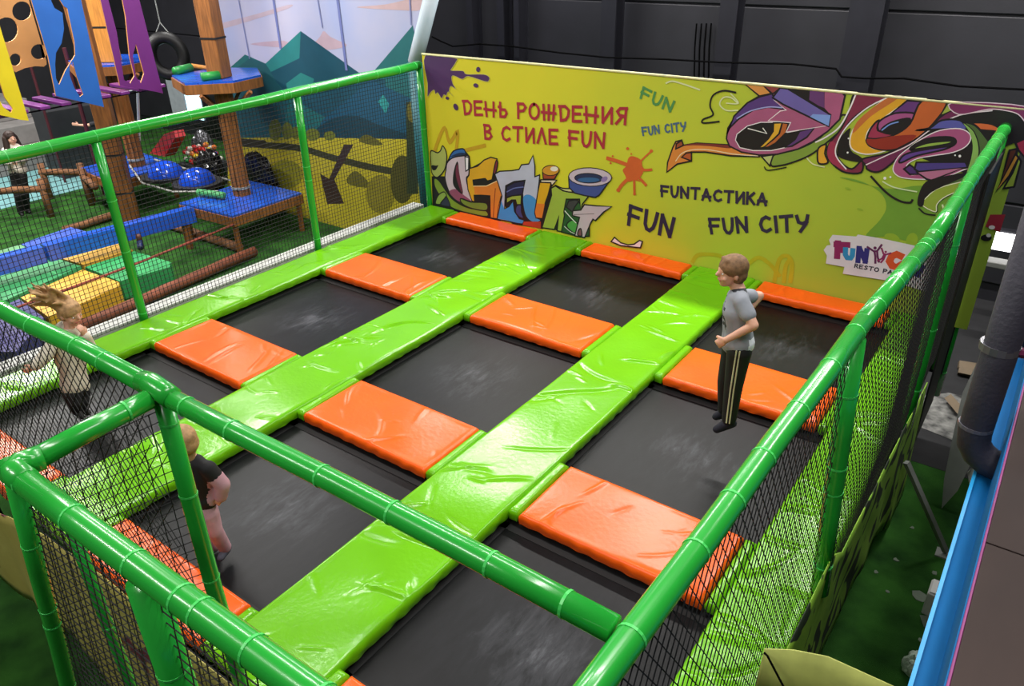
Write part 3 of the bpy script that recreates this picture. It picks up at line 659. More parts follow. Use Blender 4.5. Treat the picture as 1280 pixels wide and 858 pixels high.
pr.stroke([(-40, 395), (20, 365), (95, 355)], .014, '#5f6ca8', C2)
pr.poly([(-42, 445), (0, 428), (80, 420), (76, 500), (42, 500), (32, 462), (0, 462), (-42, 490)], '#93a93f', C2, False)
pr.poly([(40, 510), (76, 505), (80, 560), (96, 612), (60, 600), (32, 560)], '#3a3f7a', C2)
pr.poly([(100, 640), (240, 640), (240, 700), (90, 668)], '#b03a22', C2, False, None)
pr.poly([(235, 300), (330, 300), (300, 420), (275, 490), (250, 612), (200, 610), (190, 560), (215, 400)], '#d9a41b', C2, False)
pr.poly([(205, 490), (272, 495), (250, 610), (202, 606), (192, 560)], '#dd7a2a', C2, False, None)
pr.poly([(240, 295), (372, 298), (330, 345), (322, 320), (240, 316)], '#d8cbb6', C2, False)
pr.poly([(255, 235), (260, 290), (350, 292), (390, 225)], '#9c4328', C2, False)
pr.oval((322, 218), 70, 42, '#cc8f2c', C2, -.05, K); pr.oval((350, 205), 32, 20, '#e6ddd2', C2)
pr.poly([(330, 342), (322, 392), (268, 690), (242, 690), (275, 500), (300, 420)], K, C2, False, None)
pr.poly([(440, 450), (520, 440), (620, 560), (640, 610), (640, 760), (560, 765), (410, 725), (420, 560)], '#23502c', C2, False)
pr.poly([(455, 660), (500, 628), (545, 665), (525, 735), (470, 700)], '#4d9a48', C2)
pr.stroke([(428, 540), (490, 610), (530, 650)], .012, '#e2e2e2', C2); pr.stroke([(435, 680), (480, 720), (520, 740)], .01, '#d0d0d0', C2)
pr.poly([(325, 365), (360, 345), (420, 385), (500, 400), (630, 410), (635, 430), (580, 500), (570, 540), (560, 455), (450, 455), (430, 560), (435, 590), (410, 722), (375, 717), (390, 590), (352, 705), (250, 690), (300, 520), (330, 420)], '#9db342', C2, False)
pr.poly([(352, 705), (392, 590), (376, 716)], K, C2, False, None)
pr.poly([(360, 340), (420, 365), (500, 370), (502, 396), (430, 386)], '#c9c78a', C2)
pr.poly([(470, 470), (520, 460), (555, 470), (520, 520), (500, 560), (450, 520)], '#3b3a40', C2, False)
pr.poly([(600, 500), (700, 510), (825, 516), (760, 560), (690, 632), (670, 620), (650, 655), (602, 772), (520, 757), (560, 605), (500, 590), (505, 550), (570, 545)], '#c3b0c0', C2, False)
pr.stroke([(510, 582), (680, 576)], .006, K, C2, False)
pr.poly([(545, 750), (552, 710), (572, 700), (578, 757)], '#7a4a58', C2)
pr.poly([(470, 270), (474, 360), (520, 405), (600, 425), (690, 440), (722, 422), (825, 280)], '#3c4c93', C2, False)
pr.oval((647, 272), 178, 76, '#c6b6c9', C2, .04, K); pr.oval((635, 282), 116, 40, '#1f2c58', C2, .03, K); pr.oval((635, 296), 90, 20, '#2f6098', C2)
pr.oval((765, 290), 30, 20, '#8a78b0', C2, -.6)
pr.poly([(820, 805), (848, 770), (900, 815), (960, 832), (1010, 826), (1055, 795), (1078, 805), (1062, 856), (900, 838)], '#e6dfe2', C2, False)
pr.build('letter_graffiti', bn)
# swirl graffiti at the walkway end
pr = Print(0, .0045)
pr.poly([(20, 645), (25, 580), (60, 480), (80, 440), (120, 430), (130, 465), (220, 450), (430, 462), (500, 500), (640, 530), (640, 540), (450, 535), (280, 510), (185, 510), (185, 570), (90, 590)], '#d9853a', C3, False)
pr.poly([(120, 545), (150, 516), (185, 512), (185, 570)], '#b4552a', C3, False); pr.poly([(80, 490), (84, 455), (120, 432), (132, 465)], '#9c4a2a', C3, False)
pr.poly([(130, 468), (220, 452), (430, 464), (445, 485), (300, 470), (200, 465)], '#7a2f2a', C3, True, None)
pr.stroke([(80, 570), (120, 520), (190, 495), (300, 495), (480, 525), (630, 535)], .009, '#e8d8b8', C3)
pr.poly([(545, 55), (670, 65), (720, 115), (650, 142)], '#d8934a', C3, False); pr.poly([(670, 65), (785, 76), (730, 122)], '#8f3f3f', C3, False)
pr.poly([(720, 600), (740, 530), (900, 490), (1050, 410), (1200, 260), (1215, 330), (1100, 440), (980, 530), (860, 580), (780, 600)], '#7f9a3c', C3)
pr.poly([(655, 540), (735, 528), (710, 602)], '#b9c07a', C3, False)
pr.poly([(420, 420), (430, 350), (490, 250), (560, 180), (640, 135), (760, 110), (800, 72), (1185, 108), (1215, 130), (1180, 290), (1100, 370), (1000, 440), (900, 490), (760, 525), (640, 530), (520, 510), (440, 470)], '#a6567f', C3, False)
pr.poly([(422, 390), (470, 270), (560, 180), (640, 140), (725, 118), (745, 150), (815, 225), (700, 208), (600, 228), (500, 290), (440, 350)], '#55377e', C3, False)
pr.stroke([(490, 285), (580, 235), (700, 208), (790, 212)], .012, '#9ea2dc', C3)
pr.poly([(480, 430), (490, 390), (560, 335), (650, 310), (860, 310), (820, 380), (1010, 345), (960, 410), (860, 470), (720, 500), (600, 500), (510, 480)], K, C3, False, '#e8e0e8', .009)
pr.poly([(735, 315), (795, 312), (772, 390), (720, 450), (670, 478), (640, 482), (700, 420), (733, 370)], '#dba72e', C3, False); pr.poly([(795, 312), (835, 318), (820, 380), (750, 450), (700, 478), (670, 478), (740, 420), (775, 385)], '#b5602c', C3, False)
pr.poly([(910, 370), (1010, 347), (960, 410), (860, 470), (815, 478), (880, 425)], '#5a3577', C3, False)
pr.stroke([(565, 352), (690, 385), (665, 350)], .01, '#e8e8e8', C3, False)
pr.poly([(735, 160), (1102, 332), (820, 376), (850, 312), (700, 300), (780, 235), (820, 228)], '#a4557c', C3, False, '#e6dce4', .009)
pr.poly([(1000, 92), (1190, 108), (1185, 200), (1120, 262), (1060, 225), (830, 86)], K, C3, False, None)
pr.poly([(980, 92), (1075, 100), (1078, 215), (1040, 200), (975, 160)], '#633670', C3, False, None); pr.poly([(1078, 103), (1200, 115), (1180, 260), (1120, 262), (1078, 215)], '#a6567f', C3, False, None)
pr.poly([(780, 78), (832, 86), (1118, 260), (1105, 337), (800, 190), (730, 145)], '#6a5ea8', C3, False)
pr.poly([(1000, 255), (1118, 262), (1105, 335), (980, 272)], '#7d9ae0', C3, False, None)
pr.poly([(1040, 480), (1088, 460), (1080, 520), (1100, 580), (1040, 586), (1030, 530)], '#dca22e', C3)
for st, wd, h in (([(480, 110), (400, 98), (330, 130), (310, 200), (330, 260), (265, 290), (265, 315), (370, 305)], .018, K), ([(495, 230), (420, 230), (375, 190), (400, 145), (450, 145), (492, 178)], .014, '#d6dca8'), ([(450, 120), (500, 182), (420, 182)], .012, '#d6dca8'),
                  ([(16, 48), (60, 35), (150, 60), (240, 92)], .016, '#d6dca8'), ([(960, 550), (1000, 590), (1075, 610)], .012, '#d6dca8'), ([(675, 610), (700, 632), (820, 612)], .012, K)): pr.stroke(st, wd, h, C3)
pr.poly([(860, 165), (1049, 155), (1290, 175), (1290, 330), (1049, 430), (1000, 560), (900, 560), (640, 470), (560, 400), (700, 280)], K, C4, False, None)
pr.poly([(240, 80), (430, 100), (330, 150), (220, 230), (150, 330), (120, 420), (150, 490), (215, 530), (275, 480), (270, 550), (175, 550), (110, 510), (70, 450), (80, 380), (150, 290), (200, 180)], '#7d2746', C4)
pr.poly([(100, 500), (68, 440), (85, 370), (120, 380), (118, 440), (160, 520), (200, 548)], '#9c2f50', C4, True, None)
pr.stroke([(238, 85), (200, 175), (140, 280), (60, 340), (0, 370)], .014, '#e8dfe6', C4); pr.stroke([(425, 104), (300, 170), (190, 270), (130, 370), (120, 450), (180, 530)], .012, '#e8dfe6', C4)
pr.poly([(205, 285), (198, 340), (210, 420), (270, 460), (270, 490), (150, 465), (128, 420), (150, 340)], K, C4, True, None)
pr.poly([(430, 103), (545, 115), (440, 200), (330, 280), (300, 340), (310, 385), (360, 412), (440, 408), (380, 432), (300, 442), (230, 422), (203, 380), (220, 300), (300, 210)], '#dba227', C4, True, '#e8e0d6', .012)
pr.poly([(430, 106), (490, 108), (330, 215), (222, 318), (245, 250), (330, 172)], '#c06a35', C4, True, None)
pr.poly([(430, 215), (545, 122), (632, 127), (590, 200), (470, 215)], '#633478', C4, False)
pr.poly([(375, 250), (470, 198), (590, 200), (560, 245), (480, 242), (420, 275), (378, 305)], '#a04f86', C4)
pr.poly([(305, 345), (330, 285), (375, 240), (370, 300), (460, 322), (400, 352), (330, 350)], '#9b2f50', C4)
pr.poly([(388, 302), (450, 252), (560, 230), (520, 290), (462, 322)], K, C4); pr.stroke([(395, 298), (440, 265), (490, 250)], .012, '#6f8fd6', C4)
pr.poly([(632, 125), (778, 136), (720, 235), (620, 335), (500, 402), (400, 417), (320, 392), (303, 350), (360, 350), (460, 330), (560, 262)], '#bf5e2c', C4)
pr.poly([(320, 390), (304, 352), (360, 352), (450, 335), (600, 330), (500, 400), (400, 414)], '#8f2a20', C4, True, None)
pr.poly([(280, 470), (420, 438), (560, 372), (660, 312), (740, 222), (860, 160), (1049, 150), (1049, 190), (860, 212), (720, 272), (600, 352), (480, 470), (400, 535), (350, 548), (305, 530), (300, 510)], '#6c2350', C4)
pr.stroke([(300, 505), (420, 450), (560, 385), (700, 285), (860, 208), (1049, 182)], .01, '#e4d6e0', C4)
pr.poly([(782, 140), (885, 150), (742, 212)], '#9fae4a', C4, False)
pr.poly([(600, 300), (680, 285), (750, 240), (860, 240), (895, 295), (760, 292)], '#5656a5', C4)
pr.poly([(460, 530), (490, 460), (560, 400), (640, 345), (740, 300), (860, 290), (922, 330), (900, 390), (820, 430), (700, 450), (600, 470), (540, 510), (560, 560), (620, 560), (905, 520), (880, 535), (720, 598), (660, 592), (560, 588), (490, 572)], '#a5507f', C4, True, '#e6dce4', .009)
pr.poly([(560, 410), (660, 350), (800, 340), (835, 370), (790, 402), (640, 425)], K, C4); pr.poly([(570, 412), (660, 376), (800, 362), (790, 380), (620, 408)], '#8fae4a', C4)
pr.poly([(500, 475), (560, 432), (790, 395), (760, 415), (600, 452), (510, 492)], '#5d3c8e', C4)
pr.poly([(525, 530), (560, 505), (640, 560), (560, 562)], '#4a2a70', C4, False); pr.poly([(600, 490), (892, 488), (908, 522), (612, 546), (588, 530)], '#493a86', C4, False)
pr.poly([(600, 548), (880, 522), (690, 598), (660, 590)], '#b56f92', C4, False)
pr.poly([(930, 255), (1049, 262), (1120, 310), (1049, 303), (960, 292)], '#cf6638', C4)
pr.poly([(880, 255), (940, 310), (970, 400), (960, 480), (900, 560), (700, 640), (650, 700), (640, 740), (715, 785), (722, 740), (780, 690), (940, 620), (1020, 560), (1060, 420), (1020, 350), (950, 270)], '#4c6636', C4)
pr.poly([(880, 258), (940, 310), (968, 400), (958, 480), (900, 556), (925, 470), (935, 390), (915, 310)], '#86b05a', C4, True, None)
pr.poly([(660, 700), (720, 650), (830, 615), (970, 590), (940, 625), (780, 690), (722, 740), (712, 785), (630, 740)], '#8ea43a', C4, True, '#e2e6c8', .008)
pr.poly([(612, 740), (620, 680), (660, 610), (760, 580), (900, 560), (720, 645), (650, 695), (635, 745)], K, C4)
pr.poly([(818, 772), (825, 710), (850, 670), (935, 640), (900, 690)], '#b3562e', C4)
for st, wd, h in (([(330, 575), (420, 670), (500, 720), (560, 730), (575, 715)], .02, K), ([(400, 605), (470, 640), (600, 665)], .012, '#cfe0b0'), ([(615, 765), (650, 795), (710, 805)], .014, K), ([(755, 745), (770, 790), (790, 812)], .016, '#cfe0b0')): pr.stroke(st, wd, h, C4)
for c, r in (((858, 453), 8), ((830, 448), 5), ((803, 160), 9), ((412, 585), 9), ((445, 578), 6), ((195, 348), 5), ((190, 432), 6)): pr.oval(c, r, r, '#e8e8e8', C4)
C7 = (1180, 100, 5.36)
pr.poly([(60, 150), (560, 178), (560, 290), (500, 230), (420, 205), (300, 195), (100, 230)], '#7a2a5c', C7, True, '#e0c8d8', .008)
pr.poly([(480, 420), (560, 385), (545, 520), (500, 470)], '#a02a48', C7, False); pr.poly([(440, 470), (490, 460), (470, 600), (380, 690)], '#5a2a1c', C7, False)
pr.poly([(480, 495), (502, 520), (440, 640), (350, 745)], '#c08a34', C7, False); pr.poly([(502, 520), (518, 545), (470, 715), (400, 725), (460, 620)], '#8fa63a', C7, False)
pr.poly([(1238, 268), (1257, 268), (1250, 290), (1232, 283)], '#9a2438', None, False, None); pr.oval((1240, 284), 4, 2.5, '#e8e4e4'); pr.oval((1233, 297), 7, 4, K); pr.oval((1236, 294), 3, 2.5, '#dadada')
pr.build('swirl_graffiti', bn)
# white logo plate
pr = Print(0, .010)
pr.poly([(70, 230), (100, 190), (132, 185), (118, 140), (150, 95), (360, 110), (375, 92), (600, 130), (920, 200), (1100, 250), (1165, 330), (1130, 440), (1010, 610), (850, 560), (630, 500), (240, 440), (255, 380), (90, 350), (100, 280)], '#d7d2dc', C5, False, None)
def lg(strokes, wd, h):
    for st in strokes: pr.stroke(st, wd, h, C5, False)
lg([[(197, 165), (190, 290)], [(180, 180), (285, 185)], [(190, 228), (240, 232)]], .062, '#8a1f5c')
lg([[(265, 222), (263, 270), (280, 300), (310, 302), (325, 280), (330, 230)]], .05, '#2a8ac0')
lg([[(385, 210), (375, 330)], [(390, 215), (440, 330)], [(440, 335), (455, 230)]], .05, '#2a2a78')
lg([[(757, 285), (720, 268), (675, 285), (655, 330), (680, 372), (725, 382), (760, 360)]], .068, '#d0502a')
pr.oval((805, 310), 15, 14, '#d0502a', C5); lg([[(800, 345), (790, 395)]], .05, '#2a9a8a'); lg([[(845, 330), (835, 410)], [(815, 350), (875, 362)]], .05, '#8a1f5c'); lg([[(895, 370), (915, 410)], [(950, 380), (905, 455)]], .05, '#2a2a78')
PU = '#5c1a52'
pr.oval((527, 212), 15, 14, PU, C5); lg([[(460, 203), (515, 240), (545, 240), (585, 185)], [(522, 240), (530, 290), (530, 345)], [(545, 240), (550, 290), (562, 335)]], .02, PU)
pr.oval((622, 246), 11, 10, '#8a1f5c', C5); lg([[(585, 215), (602, 262), (625, 270), (665, 258)], [(610, 265), (590, 305), (550, 325)], [(620, 270), (605, 310), (580, 340)]], .017, '#8a1f5c')
pr.text('RESTO PARK', (1020 + 345 / 7.11, 280 + 385 / 7.11), (1020 + 765 / 7.11, 280 + 462 / 7.11), 4.6, '#2e2a40', .011, jig=0)
pr.build('logo_plate', bn)
# ------------------------------------------------------------------ mountain mural
MY = 1.05
mu = thing('mountain_mural', 'tall printed fabric mural of teal mountains over a yellow field', 'mural', (-3.5, MY, 0))
CM = (270, 0, 3.3)
mp_ = lambda u, v: at(CM[0] + u / CM[2], CM[1] + v / CM[2], 1, MY)
lf, rt = mp_(12, 100).x, mp_(850, 245).x
zt0 = mp_(850, 245).z
TOPZ = P + 4.4; sl = (mp_(905, 0).x - rt) / (mp_(905, 0).z - zt0)
V = [(lf, MY, .02), (rt, MY, .02), (rt, MY, zt0), (rt + sl * (TOPZ - zt0), MY, TOPZ), (lf - .2, MY, TOPZ)]
child_world(obj('fabric', prism(B(), V, (0, .012, 0)), mat('mural_sky', '#a0a9d0', .7, var=.1, vs=.8, hex2='#b9b6cc'), mu), mu)
pr = Print(MY, .002)
pr.poly([(12, 100), (160, 60), (300, 20), (300, 34), (160, 80), (20, 120)], '#b8a6b4', CM, True, None); pr.poly([(580, 30), (700, 18), (845, -10), (845, 40), (760, 42)], '#c0a4a8', CM, True, None)
pr.poly([(400, 195), (430, 150), (445, 128), (470, 150), (500, 165), (540, 188), (470, 205)], '#b79fae', CM, True, None); pr.poly([(140, 182), (280, 168), (285, 195)], '#b79fae', CM, True, None)
pr.build('cloud', mu)
pr = Print(MY, .004)
pr.poly([(60, 278), (120, 225), (205, 262), (350, 128), (590, 300), (655, 290), (812, 105), (835, 200), (835, 590), (60, 590)], '#1d6468', CM, False, None)
pr.poly([(350, 128), (205, 262), (230, 300), (345, 240)], '#22797a', CM, False, None)
pr.poly([(350, 128), (590, 300), (700, 330), (700, 420), (480, 500), (300, 400), (220, 300), (345, 240)], '#12495c', CM, False, None)
pr.poly([(290, 345), (350, 300), (405, 325), (395, 380), (300, 400)], '#257a78', CM, False, None)
pr.poly([(140, 240), (205, 262), (300, 420), (270, 560), (60, 590), (60, 300)], '#1a5560', CM, False, None)
pr.poly([(440, 495), (640, 330), (835, 420), (835, 585), (400, 580)], '#17506c', CM, False, None); pr.poly([(690, 390), (715, 430), (700, 470), (670, 420)], '#2c9292', CM, False, None)
pr.poly([(430, 520), (500, 485), (580, 478), (660, 510), (835, 590), (400, 585)], '#123c4c', CM, True, None)
pr.build('mountain_range', mu)
pr = Print(MY, .008)
lo = MY
pr.poly([(50, 570), (300, 566), (845, 575), (845, 1010), (50, 1060)], '#bdae2a', CM, False, None)
for c, rx, ry in (((245, 535), 26, 45), ((295, 540), 22, 36), ((330, 548), 20, 26), ((400, 556), 30, 26), ((470, 560), 24, 20)): pr.oval(c, rx, ry, '#6d7326', CM)
pr.poly([(590, 580), (625, 555), (690, 595), (640, 598)], '#5f5c1e', CM, True, None)
pr.stroke([(70, 590), (220, 600), (350, 612), (480, 650), (640, 690), (800, 720)], .12, '#3a3a1e', CM); pr.poly([(100, 570), (210, 580), (200, 610), (100, 600)], '#332e18', CM, False, None)
pr.poly([(530, 595), (568, 597), (490, 740), (530, 840), (460, 842), (430, 715), (468, 738)], '#3a2a24', CM, False, None)
pr.poly([(540, 740), (580, 705), (640, 770), (560, 765)], '#6a6420', CM, True, None); pr.oval((680, 800), 60, 80, '#8a7f24', CM); pr.oval((770, 740), 50, 100, '#4f4c1c', CM); pr.oval((290, 720), 70, 60, '#8d8a22', CM)
pr.poly([(785, 420), (835, 420), (835, 800), (790, 800)], '#2e3a24', CM, False, None); pr.oval((812, 460), 24, 45, '#6a6226', CM)
pr.build('field', mu)
pr = Print(MY, .012)
for st in ([(233, -40), (268, 195)], [(498, -40), (540, 285)]): pr.stroke(st, .055, '#6b74ac', CM, False)
for st in ([(415, -40), (440, 110)], [(95, 0), (140, 240)], [(800, -30), (806, 100)]): pr.stroke(st, .025, '#7d84b4', CM, False)
pr.build('post_shadow_lines', mu)['kind'] = 'stuff'  # shadows of the posts, painted on the fabric as darker strokes
a, b = mp_(832, 250), mp_(905, -40); a.y = b.y = MY - .05
child_world(obj('edge_roll', tube(B(), [a + (a - b) * .02, a.lerp(b, .4), b + (b - a) * .5], .11, 14), mat('edge_roll', '#a9c4d2', .5, hex2='#d8e0ea', vs=1.5), mu, True), mu)
child_world(obj('edge_roll_base', tube(B(), [Vector((rt - .02, MY - .06, .02)), a + (a - b) * .02], .12, 14), mat('edge_roll_teal', '#1c5f68', .5), mu, True), mu)
# ------------------------------------------------------------------ climbing park on the left
ZL, ZU = P - .6, P + 1.38
def clip(poly, n, d):
    out = []
    for i in range(len(poly)):
        a, b = poly[i], poly[(i + 1) % len(poly)]; da, db = a[0] * n[0] + a[1] * n[1] - d, b[0] * n[0] + b[1] * n[1] - d
        if da <= 0: out.append(a)
        if da * db < 0: t = da / (da - db); out.append((a[0] + (b[0] - a[0]) * t, a[1] + (b[1] - a[1]) * t))
    return out
def platform(poly, z, label, dirn, pw, hole=None, legs=True):
    cx = sum(p[0] for p in poly) / len(poly); cy = sum(p[1] for p in poly) / len(poly)
    t = thing('climbing_platform', label, 'platform', (cx, cy, 0 if legs else z), 'blue plank platforms of the climbing park')
    n = (-dirn[1], dirn[0]); ds = [p[0] * n[0] + p[1] * n[1] for p in poly]; d = min(ds)
    while d < max(ds):
        q = clip(clip(poly, n, d + pw - .012), (-n[0], -n[1]), -d)
        if len(q) > 2: child_world(obj('plank', prism(B(), [(x, y, z - .035) for x, y in q], (0, 0, .035)), M_blue, t), t)
        d += pw
    for i in range(len(poly)):
        a, b = Vector((*poly[i], z - .09)), Vector((*poly[(i + 1) % len(poly)], z - .09)); dd = (b - a).normalized(); nn = Vector((dd.y, -dd.x, 0)) * .02
        bm = B(); prism(bm, [a - nn, b - nn, b + nn, a + nn], (0, 0, .055) if not legs else (0, 0, .055))
        bm2 = B(); prism(bm2, [a - nn - Vector((0, 0, .1)), b - nn - Vector((0, 0, .1)), b + nn - Vector((0, 0, .1)), a + nn - Vector((0, 0, .1))], (0, 0, .155))
        bm.free(); child_world(obj('edge_board', bm2, M_wood, t), t)
    if legs:
        for p in poly: 
            q = Vector((*p, 0)).lerp(Vector((cx, cy, 0)), .08)
            child_world(obj('leg', tube(B(), [q, q + Vector((0, 0, z - .04))], .05, 6), M_wood, t), t)
    return t
LP2 = [(-4.05, -.88), (-4.08, .6), (-5.55, .58), (-5.42, -.95)]
LP1 = [(-7.6, -.9), (-7.85, .5), (-9.3, .66), (-9.15, -.72)]
platform(LP2, ZL, 'low blue plank platform around the fluted post by the mural', (0, 1), .145)
platform(LP1, ZL, 'low blue plank platform behind the red cushion and dome steps', (0, 1), .145)
UP2 = [(-5.85, -.32), (-5.9, .6), (-5.24, .96), (-4.55, .5), (-4.45, -.12), (-4.95, -.67)]
platform(UP2, ZU, 'high blue plank platform in front of the mountain mural', (1, .2), .13, legs=False)
UP1 = [(x - 3.43, y) for x, y in UP2]
platform(UP1, ZU, 'high blue plank platform behind the purple hanging panel', (1, .2), .13, legs=False)
def fluted_post(x, y, z0, z1, label, upper):
    t = thing('wooden_post', label, 'post', (x, y, z0), 'round posts of the climbing park')
    n = 9
    for k in range(n):
        a = 2 * math.pi * k / n
        child_world(obj('stave', tube(B(), [(x + .11 * math.cos(a), y + .11 * math.sin(a), z0 + .002), (x + .11 * math.cos(a), y + .11 * math.sin(a), z1 - .12)], .045, 6), M_wood, t), t)
    child_world(obj('core', tube(B(), [(x, y, z0), (x, y, z1 - .12)], .105, 10), M_wood, t), t)
    child_world(obj('rope_ring', tube(B(), [(x, y, z0 + .12), (x, y, z0 + .16)], .165, 14), M_grey, t), t)
    for a in (0.3, 1.9, 3.4, 5.0):
        child_world(obj('bracket_arm', tube(B(), [(x + .12 * math.cos(a), y + .12 * math.sin(a), z1 - .55), (x + .55 * math.cos(a), y + .55 * math.sin(a), z1 - .2)], .04, 4), M_wood, t), t)
    return t
fluted_post(-4.9, -.04, ZL, ZU, 'fluted brown post standing on the platform by the mural', True)
fluted_post(-8.33, .02, ZL, ZU, 'fluted brown post behind the plain square post', True)
def square_post(x, y, z0, z1, s, label, m=M_woodl, rot=.5):
    t = thing('wooden_post', label, 'post', (x, y, z0)); bm = box(B(), -s, s, -s, s, 0, z1 - z0, .015)
    o = obj('beam', bm, m, t); o.rotation_euler = (0, 0, rot)
    for z in (.6, 1.3):
        if z < z1 - z0: q = obj('strap', box(B(), -s - .006, s + .006, -s - .006, s + .006, z, z + .03), M_black, t); q.rotation_euler = (0, 0, rot)
    return t
square_post(-4.9, -.04, ZU + .002, P + 5.2, .14, 'square wooden post rising from the high platform before the mural', M_wood, .35)
square_post(-8.33, .02, ZU + .002, P + 5.2, .14, 'square bright wooden post rising behind the purple panel', M_woodl, .6)
p = at(165, 278, 2, 0.02)
square_post(p.x, p.y, .0, P + 4.6, .15, 'plain square wooden post standing on the turf beside the blue beam', M_wood, .9)
# dome steps on ropes
for k, (u, v) in enumerate(((208, 219), (247, 228))):
    p = at(u, v, 2, ZL + .02)
    t = thing('dome_step', ('blue dome step on a black disc on the side of the plain square post' if k == 0 else 'blue dome step on a black disc next to the mural side platform'), 'stepping dome', (p.x, p.y, ZL))
    child_world(obj('disc', tube(B(), [(p.x, p.y, ZL - .02), (p.x, p.y, ZL + .03)], .45, 26), M_black, t), t)
    bm = B(); ellip(bm, (p.x, p.y, ZL + .02), (.33, 0, 0), (0, .33, 0), (0, 0, .27), 24, 12); bmesh.ops.delete(bm, geom=[v_ for v_ in bm.verts if v_.co.z < ZL + .0], context='VERTS')
    child_world(obj('dome', bm, mat('dome_blue', '#1d4fd0', .12, var=.05), t, True), t)
for dy, lb in ((-.52, 'pale rope carrying the domes on the turf side'), (.52, 'pale rope carrying the domes on the mural side')):
    tag(obj('rope', tube(B(), [(-5.12, -.1 + dy * .5, ZL + .10), (-6.2, -.05 + dy, ZL - .035), (-7.2, -.05 + dy, ZL - .035), (-8.1, dy * .5, ZL + .10)], .018, 6), mat('rope', '#9a9a96', .8)), lb, 'rope')
p = at(268, 243, 2, ZL + .08)
tag(obj('foam_grip', tube(B(), [p + Vector((-.35, -.08, 0)), p + Vector((.2, .05, 0))], .06, 10), mat('grip_green', '#4aa060', .5), None, True), 'short pale green foam grip beside the fluted post', 'grip')
# blue balance beams
BX = lambda y: -5.2 + .14 * (y + .9)
for (ya, yb, lb) in ((-3.3, -.98, 'long blue balance beam reaching the low platform'), (-5.9, -3.34, 'blue balance beam leading away past the blue foam block')):
    q = Vector((.1, 0, 0)); a = Vector((-5.05 + .12 * (ya + .98), ya, ZL - .25)); b = Vector((-5.05 + .12 * (yb + .98), yb, ZL - .25))
    t = thing('balance_beam', lb, 'beam', ((a + b) / 2).to_tuple()[:2] + (0,), 'blue balance beams')
    child_world(obj('beam', prism(B(), [a - q, b - q, b + q, a + q], (0, 0, .25)), M_blue, t), t)
    for f in ((.93,) if yb > -2 else (.04,)):
        c = a.lerp(b, f); child_world(obj('leg', tube(B(), [(c.x, c.y, 0), (c.x, c.y, ZL - .25)], .06, 8), M_wood, t), t)
# foam blocks
def foam_block(px, z, label, h, group='soft foam blocks'):
    pts = [at(u, v, 2, z) for u, v in px]
    bm = prism(B(), [Vector((p.x, p.y, .012)) for p in pts], (0, 0, z - .012)); c = sum(pts, Vector()) / len(pts)
    tag(obj('foam_block', bm, mat('foam_' + h.strip('#'), h, .5, var=.1, vs=3, bump=.3, bs=6)), label, 'foam block', group)
foam_block([(26, 305), (88, 284), (113, 291), (42, 312)], .42, 'blue foam block behind the balance beam', '#2f55c4')
foam_block([(-40, 322), (26, 306), (41, 313), (-30, 334)], .40, 'pale green foam block beside the blue one', '#5f9a66')
foam_block([(72, 322), (150, 301), (166, 313), (104, 331)], .30, 'yellow foam block behind the beam, between two green ones', '#c99a34')
foam_block([(-30, 352), (70, 323), (102, 333), (10, 374), (-25, 385)], .30, 'green foam block below the broken end of the beams', '#3f9a5c')
foam_block([(106, 334), (168, 314), (214, 328), (212, 334), (150, 352)], .30, 'green foam block at the foot of the wooden border', '#2f9a55')
foam_block([(26, 372), (103, 337), (149, 353), (148, 358), (110, 376), (60, 396)], .30, 'mustard foam block with a rounded end beside the fence', '#d0a02c')
foam_block([(-60, 440), (-20, 392), (24, 374), (56, 398), (20, 440)], .30, 'dark violet foam block at the fence', '#3a3470')
# border logs and ropes
def log(u0, v0, u1, v1, z, r, label, m=M_log):
    a, b = at(u0, v0, 2, z), at(u1, v1, 2, z); d = (b - a); pts = [a.lerp(b, k / 6) + Vector((random.uniform(-.01, .01), 0, random.uniform(-.008, .008))) for k in range(7)]
    return tag(obj('log', tube(B(), pts, r, 10), m, None, True), label, 'log')
log(100, 409, 318, 314, .10, .085, 'long reddish border log lying on the turf outside the fence', mat('log_red', '#7a4028', .7, var=.3, vs=8))
log(206, 279, 300, 310, .08, .08, 'brown border log lying under the mural side platform')
log(80, 288, 158, 264, .08, .07, 'thin brown border log behind the blue balance beam')
p0, p1 = at(-10, 396, 2, .55), at(292, 281, 2, .55)
for p, lb in ((p0, 'far'), (p1, 'near')): pass
tag(obj('rope', tube(B(), [p0, p0.lerp(p1, .5) - Vector((0, 0, .03)), p1], .018, 6), mat('rope_red', '#8a3a2a', .7)), 'thin red rope stretched above the green foam blocks', 'rope')
# balance logs on stubs beside the woman
for (u0, v0, u1, v1, st, lb) in ((-25, 242, 58, 236, ((52, 216), (-10, 240)), 'raised brown balance log in front of the woman'), (50, 216, 106, 216, ((88, 196), (60, 216)), 'raised brown balance log behind the first one'), (104, 222, 119, 234, ((118, 224),), 'short raised brown log leading to the square post')):
    a, b = at(u0, v0, 2, .55), at(u1, v1, 2, .55); t = thing('balance_log', lb, 'log', (a.x, a.y, 0))
    child_world(obj('trunk', tube(B(), [a, a.lerp(b, .5) + Vector((0, 0, .02)), b], .065, 10), M_log, t, True), t)
    for f in ((.06, .94) if u1 != 119 else (.1,)):
        c = a.lerp(b, f); child_world(obj('stub', tube(B(), [(c.x, c.y, 0), (c.x, c.y, .74)], .065, 10), M_log, t, True), t)
